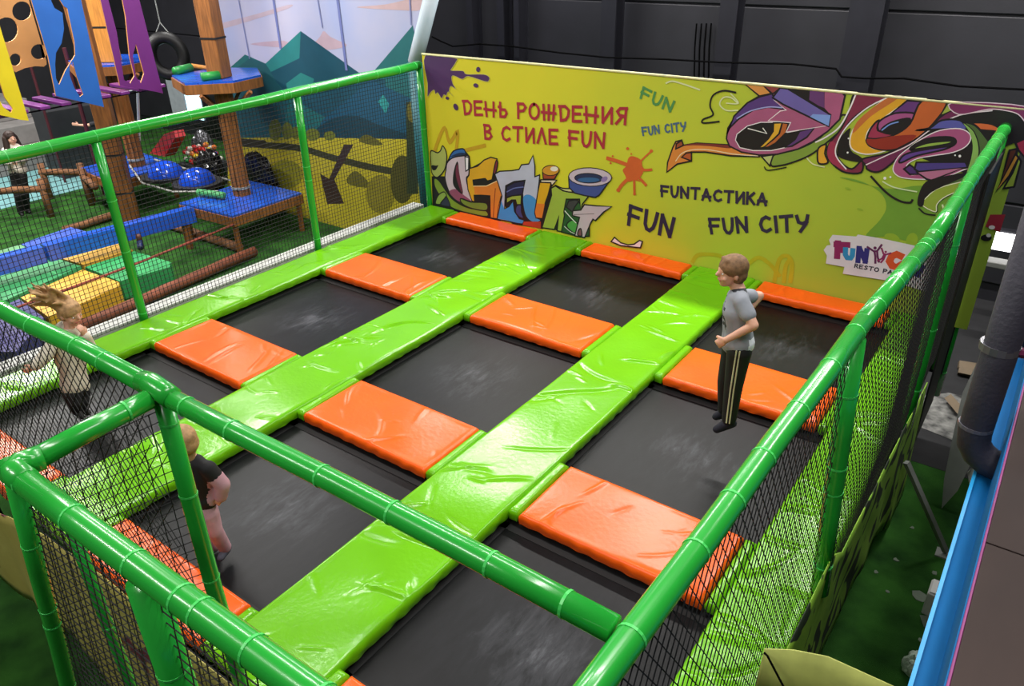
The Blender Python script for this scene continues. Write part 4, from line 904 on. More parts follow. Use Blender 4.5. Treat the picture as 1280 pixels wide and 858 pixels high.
# slat bridge with hanging panels
br = thing('slat_bridge', 'hanging bridge of purple slats between the coloured panels', 'bridge', (-6.0, -2.4, ZU))
for k in range(14):
    y = -.78 - k * .31; x = -5.85
    bm = box(B(), x - .5, x + .4, y - .075, y + .075, ZU - .10 - .004 * k, ZU - .05 - .004 * k, .01)
    child_world(obj('slat', bm, M_purple, br), br)
for dx in (-.42, .32):
    child_world(obj('cable', tube(B(), [(-5.85 + dx, -.74, ZU - .11), (-5.85 + dx, -2.5, ZU - .135), (-5.85 + dx, -5.0, ZU - .16)], .012, 6), M_cable, br), br)
PXP = -5.42
def panel(px, holes, h, label, x=PXP, th=.025, ply='#c98a4a', crop=None):
    f = lambda q: at(*((q[0], q[1]) if crop is None else (crop[0] + q[0] / crop[2], crop[1] + q[1] / crop[2])), 0, x)
    outer = [f(q) for q in px]; polys = [outer] + [[f(q) for q in hh] for hh in holes]
    bm = B(); allp = [p for pl in polys for p in pl]
    a = [bm.verts.new(p) for p in allp]; b = [bm.verts.new(p + Vector((-th, 0, 0))) for p in allp]
    for t in tessellate_polygon(polys):
        bm.faces.new([a[i] for i in t]); bm.faces.new([b[i] for i in t[::-1]])
    off = 0
    for pl in polys:
        n = len(pl)
        for i in range(n):
            q = bm.faces.new((a[off + i], a[off + (i + 1) % n], b[off + (i + 1) % n], b[off + i])); q.material_index = 1
        off += n
    bmesh.ops.recalc_face_normals(bm, faces=bm.faces)
    t = thing('cutout_board', label, 'panel', tuple(outer[0]), 'cut-out panels of the slat bridge')
    child_world(obj('board', bm, [mat('panel_' + h.strip('#'), h, .4, var=.06, vs=4), mat('plywood_edge', ply, .6)], t), t)
    xs_ = sorted(p.y for p in outer)
    ztop = max(p.z for p in outer)
    for yy in (xs_[0] + .1, xs_[-1] - .1):
        child_world(obj('hanger', tube(B(), [(x - th / 2, yy, ztop - .05), (x - th / 2, yy, P + 4.6)], .008, 5), M_cable, t), t)
    return t
def circ(c, rx, ry, n=18): return [(c[0] + rx * math.cos(2 * math.pi * k / n), c[1] + ry * math.sin(2 * math.pi * k / n)) for k in range(n)]
panel([(120, -25), (168, -25), (204, 117), (196, 115), (150, 107)], [[(134, -6), (152, -6), (157, 20), (162, 70), (168, 95), (163, 104), (155, 100), (152, 80), (146, 40)], [(170, 55), (180, 92), (176, 104), (170, 96), (166, 70)]], '#5e1f66', 'purple hanging panel with long cut-outs beside the high platform')
panel([(32, -25), (96, -25), (130, 134), (118, 131), (70, 120), (60, 70), (45, 20)], [[(60, -8), (70, -8), (80, 8), (84, 10), (93, 52), (94, 69), (82, 88), (74, 106), (70, 98), (69, 80), (70, 66), (77, 54), (80, 36), (78, 16), (68, 10)], [(87, 82), (91, 77), (96, 96), (104, 118), (100, 121), (93, 110), (87, 94)]], '#1f55a0', 'blue hanging panel with wavy cut-outs beside the purple one')
panel([(-30, 30), (-4, 20), (36, 151), (26, 150), (10, 146), (-20, 140)], [[(-14, 70), (-4, 90), (6, 122), (16, 136), (14, 141), (4, 134), (-8, 110)]], '#c9b51c', 'yellow hanging panel with a long cut-out')
CP = (0, 0, 8.58)
panel([(-60, -120), (270, -120), (310, 0), (500, 660), (500, 690), (470, 715), (380, 710), (270, 730), (170, 775), (60, 700), (-60, 300)], [circ((235, 118), 104, 104), circ((70, 320), 125, 135), circ((420, 555), 88, 82), circ((165, 640), 62, 66)], '#b5814a', 'plywood hanging panel with big round holes', x=-6.45, crop=CP)
# rolled green grips on the high platform
for (u, v, u2, v2, lb) in ((219, 89, 238, 84.5, 'green foam roller on the high platform next to the slat bridge'), (252, 96.5, 274, 94, 'green foam roller on the high platform next to the square post')):
    a, b = at(u, v, 2, ZU + .06), at(u2, v2, 2, ZU + .06)
    tag(obj('foam_roller', tube(B(), [a, b], .07, 12), mat('roller_green', '#1f8a3a', .4), None, True), lb, 'roller')
a, b = at(240, 82, 2, ZU + .035), at(278, 88, 2, ZU + .035)
tag(obj('wooden_bar', tube(B(), [a, b], .035, 8), M_woodl), 'pale wooden bar lying between the two green rollers', 'bar')
# hanging tyre
p = at(209, 70, 1, 1.6); t = thing('car_tyre', 'black car tyre hanging on chains by the dark wall', 'tyre', tuple(p))
bm = B(); R_, r_ = .32, .125; ring = []
for i in range(28):
    a = 2 * math.pi * i / 28; c = p + Vector((.62 * math.cos(a) * R_ * 1.0, .78 * math.cos(a) * R_, math.sin(a) * R_ * 1.15)); o1 = Vector((.62 * math.cos(a), .78 * math.cos(a), math.sin(a))); o2 = Vector((.78, -.62, 0))
    ring.append([bm.verts.new(c + o1 * r_ * math.cos(b) + o2 * r_ * math.sin(b)) for b in [2 * math.pi * k / 10 for k in range(10)]])
for i in range(28):
    A_, B_ = ring[i], ring[(i + 1) % 28]
    for k in range(10): bm.faces.new((A_[k], A_[(k + 1) % 10], B_[(k + 1) % 10], B_[k]))
child_world(obj('tread', bm, mat('tyre', '#0d0d0f', .5), t, True), t)
for d in (-.1, .1): child_world(obj('chain', tube(B(), [p + Vector((d, d, .42)), p + Vector((0, 0, .65)), p + Vector((0, 0, 2.8))], .012, 5), M_grey, t), t)
# far left: grey tiers and pale flooring
tag(obj('teal_flooring', box(B(), -15.5, -10.2, -4.5, 1.0, .001, .012), mat('teal_floor', '#6fa0a2', .6)), 'pale teal flooring beyond the turf behind the woman', 'flooring')
for k in range(3):
    tag(obj('seating_tier', box(B(), -15.4, -12.6 - .7 * k, -2.6, .9 - .1 * k, .013 + .45 * k, .013 + .45 * (k + 1), .02), mat('tier_grey', '#7d7a78', .8)), ('lowest', 'middle', 'top')[k] + ' grey seating tier behind the woman', 'seating tier', 'grey seating tiers')
for (u, v, wd, lb) in ((105, 150, .08, 'maroon steel pole by the dark cabinet'), (57, 145, .06, 'maroon steel pole in front of the seating tiers')):
    p = at(u, v, 1, -.3)
    tag(obj('steel_pole', tube(B(), [(p.x, -.3, .013), (p.x, -.3, P + 1.6)], wd / 2, 8), mat('maroon', '#4a1a24', .5)), lb, 'pole')
p = at(88, 160, 0, -11.6)
tag(obj('dark_cabinet', box(B(), -11.9, -11.2, p.y - .6, p.y + .5, .013, p.z + .5, .02), mat('cabinet_dark', '#2a2c30', .5)), 'tall dark cabinet standing beside the seating tiers', 'cabinet')
a = at(232, 124, 1, 3.0); wn2 = struct(obj('window_2', box(B(), a.x - .75, a.x + .65, 3.02, 3.1, a.z - .5, a.z + .5), M_wallj), 'bright window under the high platform')
obj('pane', box(B(), a.x - .68, a.x - .05, 2.99, 3.02, a.z - .44, a.z + .44), mat('pane_grey', '#8f979c', .3), wn2); obj('pane', box(B(), a.x + .0, a.x + .6, 2.99, 3.02, a.z - .44, a.z + .44), mat('pane_bright', '#bfe4f4', .3, emit=1.6), wn2)
struct(obj('wall_partition', box(B(), -9.2, lf - .3, 3.1, 3.2, 0, 8), mat('corrugated_dark', '#1d1e22', .5, metal=.2)), 'dark corrugated wall beside the mural')
wp = bpy.data.objects['wall_partition']
for k in range(9):
    x = -9.1 + k * (lf - .4 + 9.1) / 9; obj('rib', box(B(), x, x + .09, 3.05, 3.1, 0, 8, .01), M_wallj, wp)
# red cushion, white frame, bags and balls
a = [at(u, v, 1, .95) for u, v in ((187, 192), (205, 168), (216, 164), (219, 172), (206, 196))]
tag(obj('red_cushion', prism(B(), [p for p in a], (.04, .22, .0)), mat('red_vinyl', '#d0202c', .35)), 'bright red wedge cushion leaning behind the dome steps', 'cushion')
def lump(c, r, seed, m, label, cat, name):
    bm = B(); bmesh.ops.create_icosphere(bm, subdivisions=4, radius=1)
    for v in bm.verts:
        n = v.co.normalized(); k = 1 + .16 * noise.noise(n * 2.2 + Vector((seed, 0, 0))) + .09 * noise.noise(n * 7 + Vector((0, seed, 0))) + .05 * noise.noise(n * 16)
        v.co = Vector((n.x * r[0], n.y * r[1], n.z * r[2])) * k + Vector(c); v.co.z = max(v.co.z, .01)
    tag(obj(name, bm, m, None, False), label, cat)
M_bag = mat('bag_black', '#0b0b0d', .22, var=.2); M_foil = mat('bag_silver', '#8a8a90', .25, metal=.6, var=.5, vs=12, hex2='#1a1a1c')
q_ = at(322, 213, 1, .78); lump((q_.x + .05, .74, (q_.z + .33) / 2), (.52, .10, (q_.z + .37) / 2), 3, M_bag, 'big heap of shiny black bags in front of the mural', 'bag', 'rubbish_bag'); q_ = at(266, 208, 1, .95); lump((q_.x - .12, .95, (q_.z + .3) / 2), (.34, .26, (q_.z + .33) / 2), 8, M_bag, 'shiny black bag between the silver bag and the fluted post', 'bag', 'rubbish_bag')
q_ = at(254, 183, 1, 2.1); lump((q_.x, 2.1, q_.z - .1), (.26, .25, .45), 5, M_foil, 'crumpled silver black bag beside the heap of balls', 'bag', 'foil_bag')
cols = {'red': '#c02a2a', 'yellow': '#d0b02a', 'blue': '#2a55c0', 'green': '#2a9a4a', 'orange': '#d0702a', 'pale': '#c8c4b8'}
bs_ = B(); bmesh.ops.create_icosphere(bs_, subdivisions=2, radius=.055); bme = {}
for cn, h in cols.items():
    me = bpy.data.meshes.new('plastic_ball'); bs_.to_mesh(me); me.materials.append(mat('ball_' + cn, h, .3)); me.polygons.foreach_set('use_smooth', [True] * len(me.polygons)); bme[cn] = me
bs_.free(); rg = random.Random(4)
box_c = at(232, 190, 1, 1.0)
tag(obj('ball_bin', box(B(), box_c.x - .40, box_c.x + .36, 1.0, 1.7, .0, box_c.z - .28, .02), mat('bin_dark', '#23262c', .6)), 'dark bin heaped with coloured balls behind the domes', 'bin')
lay = []
for k in range(80):
    for _ in range(40):
        x, y = box_c.x + rg.uniform(-.34, .3), 1.0 + rg.uniform(.06, .62); z = box_c.z - .28 + .052 + (int(rg.random() * 4) * .09 if k > 30 else 0) * max(0, 1 - ((x - box_c.x) / .4) ** 2)
        if all((x - q[0]) ** 2 + (y - q[1]) ** 2 + (z - q[2]) ** 2 > .0123 for q in lay): break
    else: continue
    lay.append((x, y, z)); cn = rg.choice(list(cols)); o = bpy.data.objects.new('plastic_ball', bme[cn]); COL.objects.link(o); o.location = (x, y, z)
    tag(o, '%s plastic ball in the heap on the dark bin' % cn, 'ball', 'coloured plastic balls in the bin')
for (u, v, lb) in ((200, 118, 'white slanting pole beside the square post'),):
    a, b = at(172, 112, 1, .9), at(168, 190, 1, .9)
    t = tag(obj('white_frame', tube(B(), [(b.x, .9, .0), a, at(150, 116, 1, .9)], .03, 8), M_white), 'white bent steel frame behind the fluted post', 'frame')
# sneaker on the mat
c = at(176, 309, 2, .36); d = Vector((.75, -.45, 0)).normalized(); sd = Vector((-d.y, d.x, 0))
t = thing('sneaker', 'dark blue sneaker standing on the green foam block', 'shoe', (c.x, c.y, .35))
bm = B(); capsule(bm, c - d * .09 + Vector((0, 0, .06)), c + d * .11 + Vector((0, 0, .045)), .052, .042); child_world(obj('upper', bm, mat('shoe_navy', '#14204a', .4), t, True), t)
bm = B(); capsule(bm, c - d * .10 + Vector((0, 0, .05)), c - d * .08 + Vector((0, 0, .15)), .048, .045); child_world(obj('ankle_collar', bm, mat('shoe_brown', '#5a3020', .5), t, True), t)
bm = B(); prism(bm, [c + d * (.16 * math.cos(a)) + sd * (.055 * math.sin(a)) + Vector((0, 0, -.005)) for a in [k * .393 for k in range(16)]], (0, 0, .025)); child_world(obj('sole', bm, M_black, t), t)
# ------------------------------------------------------------------ gap beside the walkway
a = at(1185, 693, 2, .02); tp = Vector((6.36, -2.0, P - .42))
t = thing('steel_strut', 'grey steel strut bracing the skirt post against the turf', 'strut', (a.x, a.y, 0))
child_world(obj('bar', tube(B(), [a + Vector((-.02, 0, .015)), tp], .028, 4), M_grey, t), t); child_world(obj('foot_plate', box(B(), a.x - .09, a.x + .05, a.y - .06, a.y + .06, 0, .012), M_grey, t), t)
def leaning(px, y, lean, th, label, m):        # outline on a plane leaning back from the floor line at y
    n = Vector((0, -1, lean)); p0 = Vector((0, y, .01)); pts = []
    for u, v in px:
        d = RR * ((u - 640) / FPX) + RD * ((v - 429) / FPX) + RF; pts.append(CAMP + d * (n.dot(p0 - CAMP) / n.dot(d)))
    dz = max(0, .004 - min(p.z for p in pts)); pts = [p + Vector((0, 0, dz)) for p in pts]
    tag(obj('curved_board', prism(B(), pts, (0, th, 0)), m), label, 'board')
zz = lambda px: at(px[0], px[1], 2, .01).y
leaning([(1222, 452), (1234, 468), (1230, 520), (1216, 575), (1197, 614), (1177, 636), (1180, 600), (1190, 550), (1203, 492)], zz((1177, 636)), .45, .03, 'tall grey curved board standing behind the walkway pipe', M_grey)
leaning([(1209, 592), (1213, 612), (1226, 641), (1240, 622), (1252, 570), (1254, 532), (1243, 538), (1228, 572)], zz((1226, 641)), .45, .03, 'white curved board standing under the walkway edge', M_white)
c = at(1178, 752, 2, .12)
t = thing('junction_box', 'small white electric box on the turf by the walkway', 'box', (6.85, c.y, 0))
child_world(obj('case', box(B(), 6.78, 6.90, c.y - .09, c.y + .09, 0, .22, .01), M_white, t), t); child_world(obj('lid', box(B(), 6.79, 6.89, c.y - .08, c.y + .08, .22, .235, .004), M_white, t), t)
child_world(obj('conduit', tube(B(), [(6.85, c.y, .22), (6.96, c.y + .2, .4), (6.985, c.y + .6, .45), (6.99, c.y + .8, 1.3)], .025, 8), M_cable, t), t)
c = at(1155, 840, 2, .04)
lump((c.x, c.y, .05), (.14, .1, .16), 12, mat('bag_pale', '#9ab8a0', .3, hex2='#e4ece4', vs=20, var=.4), 'pale crumpled plastic packet on the turf beside the walkway', 'packet', 'plastic_packet')
for k, (u, v, s_) in enumerate(((1150, 745, .07), (1160, 778, .08), (1120, 700, .025), (1168, 716, .03), (1110, 740, .02), (1140, 660, .02), (1095, 715, .02), (1150, 800, .025))):
    c = at(u, v, 2, .006); rg = random.Random(k)
    tag(obj('litter_scrap', prism(B(), [c + Vector((s_ * rg.uniform(.5, 1.1) * math.cos(a), s_ * rg.uniform(.5, 1.3) * math.sin(a), -.004)) for a in [q * .9 for q in range(7)]], (0, 0, .005)), mat('scrap', '#6d7a6a', .7)), ['pale torn paper scrap by the electric box', 'pale flat plastic scrap next to the walkway', 'tiny pale scrap near the strut foot', 'little curled white scrap by the strut foot', 'tiny pale crumb in the middle of the turf gap', 'tiny pale crumb near the skirt', 'tiny pale crumb under the skirt edge', 'small pale crumb near the crumpled packet'][k], 'litter', 'litter on the turf')
# ------------------------------------------------------------------ people
def remesh(name, bm, voxel, m, parent, pick=None, smooth=6):
    me = bpy.data.meshes.new(name); bm.to_mesh(me); bm.free(); o = bpy.data.objects.new(name, me); COL.objects.link(o)
    r = o.modifiers.new('r', 'REMESH'); r.mode = 'VOXEL'; r.voxel_size = voxel
    s = o.modifiers.new('s', 'SMOOTH'); s.factor = .5; s.iterations = smooth
    dg = bpy.context.evaluated_depsgraph_get(); me2 = bpy.data.meshes.new_from_object(o.evaluated_get(dg)); bpy.data.objects.remove(o); bpy.data.meshes.remove(me)
    ms = m if isinstance(m, (list, tuple)) else [m]
    me2.materials.clear()
    for x in ms: me2.materials.append(x)
    if pick: me2.polygons.foreach_set('material_index', [pick(p.center) for p in me2.polygons])
    else: me2.polygons.foreach_set('material_index', [0] * len(me2.polygons))
    me2.polygons.foreach_set('use_smooth', [True] * len(me2.polygons)); me2.name = name
    q = bpy.data.objects.new(name, me2); COL.objects.link(q); q.parent = parent; return child_world(q, parent)
def chain(bm, pts, rad):
    for a, b, r0, r1 in zip(pts, pts[1:], rad, rad[1:]): capsule(bm, a, b, r0, r1, 14, 4)
class Rig:
    def __init__(s, base, px_h=1.0):
        s.b = Vector(base); n = CAMP - s.b; n.z = 0; s.n = n.normalized()
    def p(s, u, v, d=0):
        ray = RR * ((u - 640) / FPX) + RD * ((v - 429) / FPX) + RF; o = s.b + s.n * d
        return CAMP + ray * ((o - CAMP).dot(s.n) / ray.dot(s.n))
SKIN = mat('skin', '#d9a58c', .5, var=.05)
def hand(bm, wr, tip, side, k, curl=.5):
    d = (tip - wr).normalized(); s_ = (side - d * side.dot(d)).normalized(); pl = d.cross(s_).normalized()
    pc = wr + d * .045 * k; ellip(bm, pc, d * .045 * k, s_ * .034 * k, pl * .015 * k, 12, 8)
    for i, ln in enumerate((.05, .058, .054, .043)):
        b0 = pc + d * .034 * k + s_ * (.025 - .0165 * i) * k; b1 = b0 + (d * (1 - curl * .5) + pl * curl).normalized() * ln * .5 * k; b2 = b1 + (d * (1 - curl * 1.2) + pl * curl * 1.5).normalized() * ln * .5 * k
        chain(bm, [b0, b1, b2], [.0095 * k, .0088 * k, .0075 * k])
    t0 = wr + d * .025 * k + s_ * .026 * k; t1 = t0 + (d * .6 + s_ * .6 + pl * .3).normalized() * .032 * k; t2 = t1 + (d * .9 + pl * .5).normalized() * .026 * k
    chain(bm, [t0, t1, t2], [.012 * k, .0105 * k, .0085 * k])
def person(label, base, J, face, k, shirt, pants, shoe, hair, hairfn=None, sleeve='short', stripe=None, ground=None, shirt_mats=None, shirt_pick=None, hood=False, sleeve_mat=None, name='person'):
    t = thing(name, label, 'person', tuple(base)); F_ = face.normalized(); U_ = Vector((0, 0, 1)); U_ = (J.get('headup', U_) - F_ * F_.dot(J.get('headup', U_))).normalized(); S_ = F_.cross(U_)
    hd = J['head']; R_ = .098 * k if k > .9 else .098 * (k * .55 + .45)
    bm = B()
    ellip(bm, hd + U_ * .018 * k - F_ * .008, F_ * R_ * 1.02, S_ * R_ * .84, U_ * R_ * 1.02)
    ellip(bm, hd - U_ * R_ * .48 + F_ * R_ * .22, F_ * R_ * .66, S_ * R_ * .60, U_ * R_ * .66)
    ellip(bm, hd - U_ * R_ * .98 + F_ * R_ * .50, F_ * R_ * .24, S_ * R_ * .26, U_ * R_ * .18)
    nz = hd - U_ * R_ * .22 + F_ * R_ * .92; capsule(bm, nz + U_ * R_ * .28, nz + F_ * R_ * .12, R_ * .08, R_ * .13, 8, 3)
    for sg in (-1, 1):
        ellip(bm, hd + S_ * sg * R_ * .84 - U_ * R_ * .18 - F_ * R_ * .08, F_ * R_ * .16, S_ * R_ * .08, U_ * R_ * .26, 10, 8)
        ellip(bm, hd + S_ * sg * R_ * .40 - U_ * R_ * .40 + F_ * R_ * .58, F_ * R_ * .22, S_ * R_ * .24, U_ * R_ * .24, 10, 8)
    capsule(bm, hd - U_ * R_ * .5 - F_ * R_ * .2, J['neck'], .046 * k, .052 * k)
    ch, pe, ne = J['chest'], J['pelvis'], J['neck']
    sh = (J['shL'] - J['shR']) ; sw = sh.normalized(); hw = (J['hipL'] - J['hipR']).normalized()
    chain(bm, [ne, J['shL']], [.05 * k, .045 * k]); chain(bm, [ne, J['shR']], [.05 * k, .045 * k])
    for s_ in (-1, 1):
        chain(bm, [ne.lerp(ch, .35) + sw * s_ * .05 * k, ch + sw * s_ * .055 * k, ch.lerp(pe, .6) + hw * s_ * .04 * k, pe + hw * s_ * .05 * k], [.06 * k, .083 * k, .07 * k, .085 * k])
    for c in 'LR':
        chain(bm, [J['sh' + c], J['el' + c], J['wr' + c]], [.043 * k, .035 * k, .024 * k])
        hand(bm, J['wr' + c], J['ha' + c], J.get('side' + c, U_), k, J.get('curl' + c, .6))
        chain(bm, [J['hip' + c], J['kn' + c], J['an' + c]], [.072 * k, .05 * k, .034 * k])
        chain(bm, [J['an' + c] - Vector((0, 0, .01)), J['to' + c]], [.034 * k, .024 * k])
    bmesh.ops.recalc_face_normals(bm, faces=bm.faces)
    body = remesh('body', bm, .0085 * max(k, .8) if k < 1.15 else .011, SKIN, t, smooth=3)
    # face details
    for sg in (-1, 1):
        e = hd + S_ * sg * R_ * .34 - U_ * R_ * .06 + F_ * R_ * .765
        bm = B(); ellip(bm, e, F_ * R_ * .08, S_ * R_ * .12, U_ * R_ * .06, 10, 8); ey = child_world(obj('eye', bm, mat('eye_white', '#d8d4d0', .3), body, True), t)
        ey.matrix_parent_inverse = Matrix.Identity(4)
        bm = B(); ellip(bm, e + F_ * R_ * .05, F_ * R_ * .04, S_ * R_ * .055, U_ * R_ * .055, 8, 6); q = obj('iris', bm, mat('iris', '#2a1c14', .3), body, True)
        bm = B(); capsule(bm, e + U_ * R_ * .2 - S_ * R_ * .13, e + U_ * R_ * .2 + S_ * R_ * .13, R_ * .035, R_ * .03, 6, 2); obj('eyebrow', bm, hair, body, True)
    bm = B(); mo = hd - U_ * R_ * .62 + F_ * R_ * .82; capsule(bm, mo - S_ * R_ * .22, mo + S_ * R_ * .22, R_ * .055, R_ * .055, 8, 3); obj('mouth', bm, mat('lips', '#a0524a', .5), body, True)
    # hair
    bm = B(); ellip(bm, hd + U_ * R_ * .30 - F_ * R_ * .14, F_ * R_ * 1.06, S_ * R_ * .95, U_ * R_ * .92, 20, 14)
    ellip(bm, hd - U_ * R_ * .22 - F_ * R_ * .42, F_ * R_ * .72, S_ * R_ * .90, U_ * R_ * .75, 16, 12)
    capsule(bm, hd + U_ * R_ * .86 + F_ * R_ * .50 - S_ * R_ * .35, hd + U_ * R_ * .84 + F_ * R_ * .54 + S_ * R_ * .35, R_ * .20, R_ * .18)
    if hairfn: hairfn(bm, hd, F_, U_, S_, R_)
    bmesh.ops.recalc_face_normals(bm, faces=bm.faces)
    remesh('hair', bm, .009 if k < 1.15 else .012, hair, t, smooth=2)
    # shirt
    bm = B(); g = .016 * k
    chain(bm, [ne - U_ * .01, J['shL']], [.052 * k + g * .3, .045 * k + g * .6]); chain(bm, [ne - U_ * .01, J['shR']], [.052 * k + g * .3, .045 * k + g * .6])
    hem = J.get('hem', pe)
    for s_ in (-1, 1):
        chain(bm, [ne.lerp(ch, .4) + sw * s_ * .05 * k, ch + sw * s_ * .055 * k, ch.lerp(pe, .6) + hw * s_ * .045 * k, hem + hw * s_ * .052 * k], [.062 * k + g, .086 * k + g, .078 * k + g, .092 * k + g])
    for c in 'LR':
        if sleeve == 'short': chain(bm, [J['sh' + c], J['sh' + c].lerp(J['el' + c], .55)], [.044 * k + g * .6, .044 * k + g * .7])
        else: chain(bm, [J['sh' + c], J['el' + c], J['el' + c].lerp(J['wr' + c], .92)], [.05 * k + g, .046 * k + g, .036 * k + g])
    if hood: ellip(bm, ne - F_ * .05 * k, F_ * .07 * k, S_ * .09 * k, U_ * .06 * k)
    bmesh.ops.recalc_face_normals(bm, faces=bm.faces)
    remesh('shirt', bm, .010 if k < 1.15 else .012, shirt_mats or shirt, t, shirt_pick, smooth=4)
    # trousers
    bm = B()
    for s_ in (-1, 1): chain(bm, [pe + hw * s_ * .04 * k + U_ * .03 * k, J['hip' + ('L' if s_ > 0 else 'R')]], [.088 * k + g * .6, .08 * k + g * .6])
    for c in 'LR': chain(bm, [J['hip' + c], J['kn' + c], J['kn' + c].lerp(J['an' + c], .93)], [.078 * k + g * .6, .058 * k + g * .6, .046 * k + g * .5])
    bmesh.ops.recalc_face_normals(bm, faces=bm.faces)
    tr = remesh('trousers', bm, .010 if k < 1.15 else .012, pants, t, smooth=4)
    if stripe:
        c, dirv, m = stripe
        for off in (-.011, .011):
            fwd = dirv.cross(Vector((0, 0, 1))).normalized() * off
            q = [J['hip' + c] + dirv * .083 * k + fwd + U_ * .05 * k, J['hip' + c].lerp(J['kn' + c], .5) + dirv * .076 * k + fwd, J['kn' + c] + dirv * .066 * k + fwd, J['kn' + c].lerp(J['an' + c], .5) + dirv * .058 * k + fwd, J['kn' + c].lerp(J['an' + c], .95) + dirv * .05 * k + fwd]
            bm = B(); tube(bm, q, .0055, 6); obj('stripe', bm, m, tr)
    for c in 'LR':
        bm = B(); chain(bm, [J['kn' + c].lerp(J['an' + c], .9), J['an' + c] - U_ * .012 * k], [.036 * k, .038 * k]); chain(bm, [J['an' + c] - U_ * .012 * k, J['to' + c]], [.041 * k, .031 * k])
        d = (J['to' + c] - J['an' + c]); d.z = 0; d = d.normalized(); chain(bm, [J['an' + c] - d * .03 * k - U_ * .016 * k, J['to' + c]], [.033 * k, .03 * k])
        bmesh.ops.recalc_face_normals(bm, faces=bm.faces); remesh('sock' if ground is None else 'shoe', bm, .009 if k < 1.15 else .012, shoe, t, smooth=3)
    return t
# --- boy in mid jump, seen from his left side
b0 = Vector((5.235, -3.20, P + .13)); r = Rig(b0); L_ = -RR.copy(); L_.z = 0; L_.normalize()
J = dict(head=r.p(914.5, 338.5), neck=r.p(923, 363), chest=r.p(921.5, 388), pelvis=r.p(922, 430), hem=r.p(922, 428),
         shL=r.p(927, 377, .115), elL=r.p(942, 407, .19), wrL=r.p(908, 425, .17), haL=r.p(897, 431, .15),
         shR=r.p(925, 371, -.12), elR=r.p(949, 370, -.20), wrR=r.p(936, 388, -.13), haR=r.p(930, 394, -.09),
         hipL=r.p(924, 440, .075), knL=r.p(917, 482, .085), anL=r.p(911, 527, .085), toL=r.p(896, 537, .10),
         hipR=r.p(917, 438, -.075), knR=r.p(908, 477, -.07), anR=r.p(906, 514, -.07), toR=r.p(895, 521, -.06), headup=Vector((0, 0, 1)) - L_ * .05, curlL=.95, curlR=.8)
def boy_pick(c):
    q = (c - J['chest']); f = q.dot(L_); s = q.dot(r.n)
    if abs(f - .09) < .03 and -.12 < q.z < .09 and abs(s) < .10 and noise.noise(c * 26) > .12: return 1
    if (c - J['neck']).length < .083 and (c.z - J['neck'].z) > .012: return 1
    if f < -.065 and -.30 < q.z < -.16 and s > .0: return 2
    return 0
person('boy jumping in a grey T-shirt and black trousers with pale side stripes', b0, J, L_ + r.n * .12, .98, None, mat('trouser_black', '#0d0d10', .75, var=.2), mat('sock_navy', '#0e1020', .8), mat('hair_brown', '#7a5a3c', .7, var=.35, vs=40),
       stripe=('L', (r.n * .97 + L_ * .1).normalized(), mat('stripe_white', '#cfcfa8', .6)), shirt_mats=[mat('shirt_grey', '#8f939c', .85, var=.08, vs=10), mat('shirt_print', '#2f3138', .8), mat('shirt_white', '#dfe2ea', .8)], shirt_pick=boy_pick)
# --- girl with flying hair behind the front crossbar
b1 = Vector((.62, -5.66, P - .13)); r = Rig(b1); Rt = RR.copy(); Rt.z = 0; Rt.normalize(); fc_ = (Rt * .75 + r.n * .55 - Vector((0, 0, .25)))
J = dict(head=r.p(88, 391), neck=r.p(86, 411), chest=r.p(86, 436), pelvis=r.p(95, 486), hem=r.p(94, 482),
         shL=r.p(74, 424, -.09) if False else r.p(72, 424, .06), elL=r.p(56, 446, .12), wrL=r.p(44, 458, .14), haL=r.p(37, 462, .14),
         shR=r.p(103, 421, -.03), elR=r.p(113, 436, .02), wrR=r.p(106, 420, .10), haR=r.p(103, 413, .12),
         hipL=r.p(90, 492, .05), knL=r.p(98, 520, .07), anL=r.p(106, 546, .02), toL=r.p(113, 554, .08), hipR=r.p(101, 491, -.05), knR=r.p(108, 517, -.02), anR=r.p(113, 543, -.06), toR=r.p(121, 549, -.02))
dz = P - .135 - min(J['toL'].z, J['toR'].z, J['anL'].z - .03) + .03
for q_, f_ in (('knL', .5), ('knR', .5), ('anL', 1), ('anR', 1), ('toL', 1), ('toR', 1)): J[q_].z += dz * f_
def fly(bm, hd, F_, U_, S_, R_):
    rg = random.Random(2)
    for k in range(26):
        a = hd - F_ * R_ * rg.uniform(.2, .9) + U_ * R_ * rg.uniform(.0, .95) + S_ * R_ * rg.uniform(-.7, .7)
        tgt = r.p(44 + rg.uniform(-10, 22), 366 + rg.uniform(-14, 16), rg.uniform(-.1, .1)); m_ = a.lerp(tgt, .5) + Vector((0, 0, rg.uniform(.0, .07)))
        chain(bm, [a, m_, tgt], [.024, .018, .007])
person('girl in a cream jacket and black trousers with fair hair flying up', b1, J, fc_, .86, mat('jacket_cream', '#cfc6b4', .85, var=.1, vs=12), mat('trouser_black', '#0d0d10', .75), mat('sock_black', '#0c0c0e', .8), mat('hair_fair', '#a8845a', .7, var=.3, vs=40), fly, sleeve='long', hood=True)
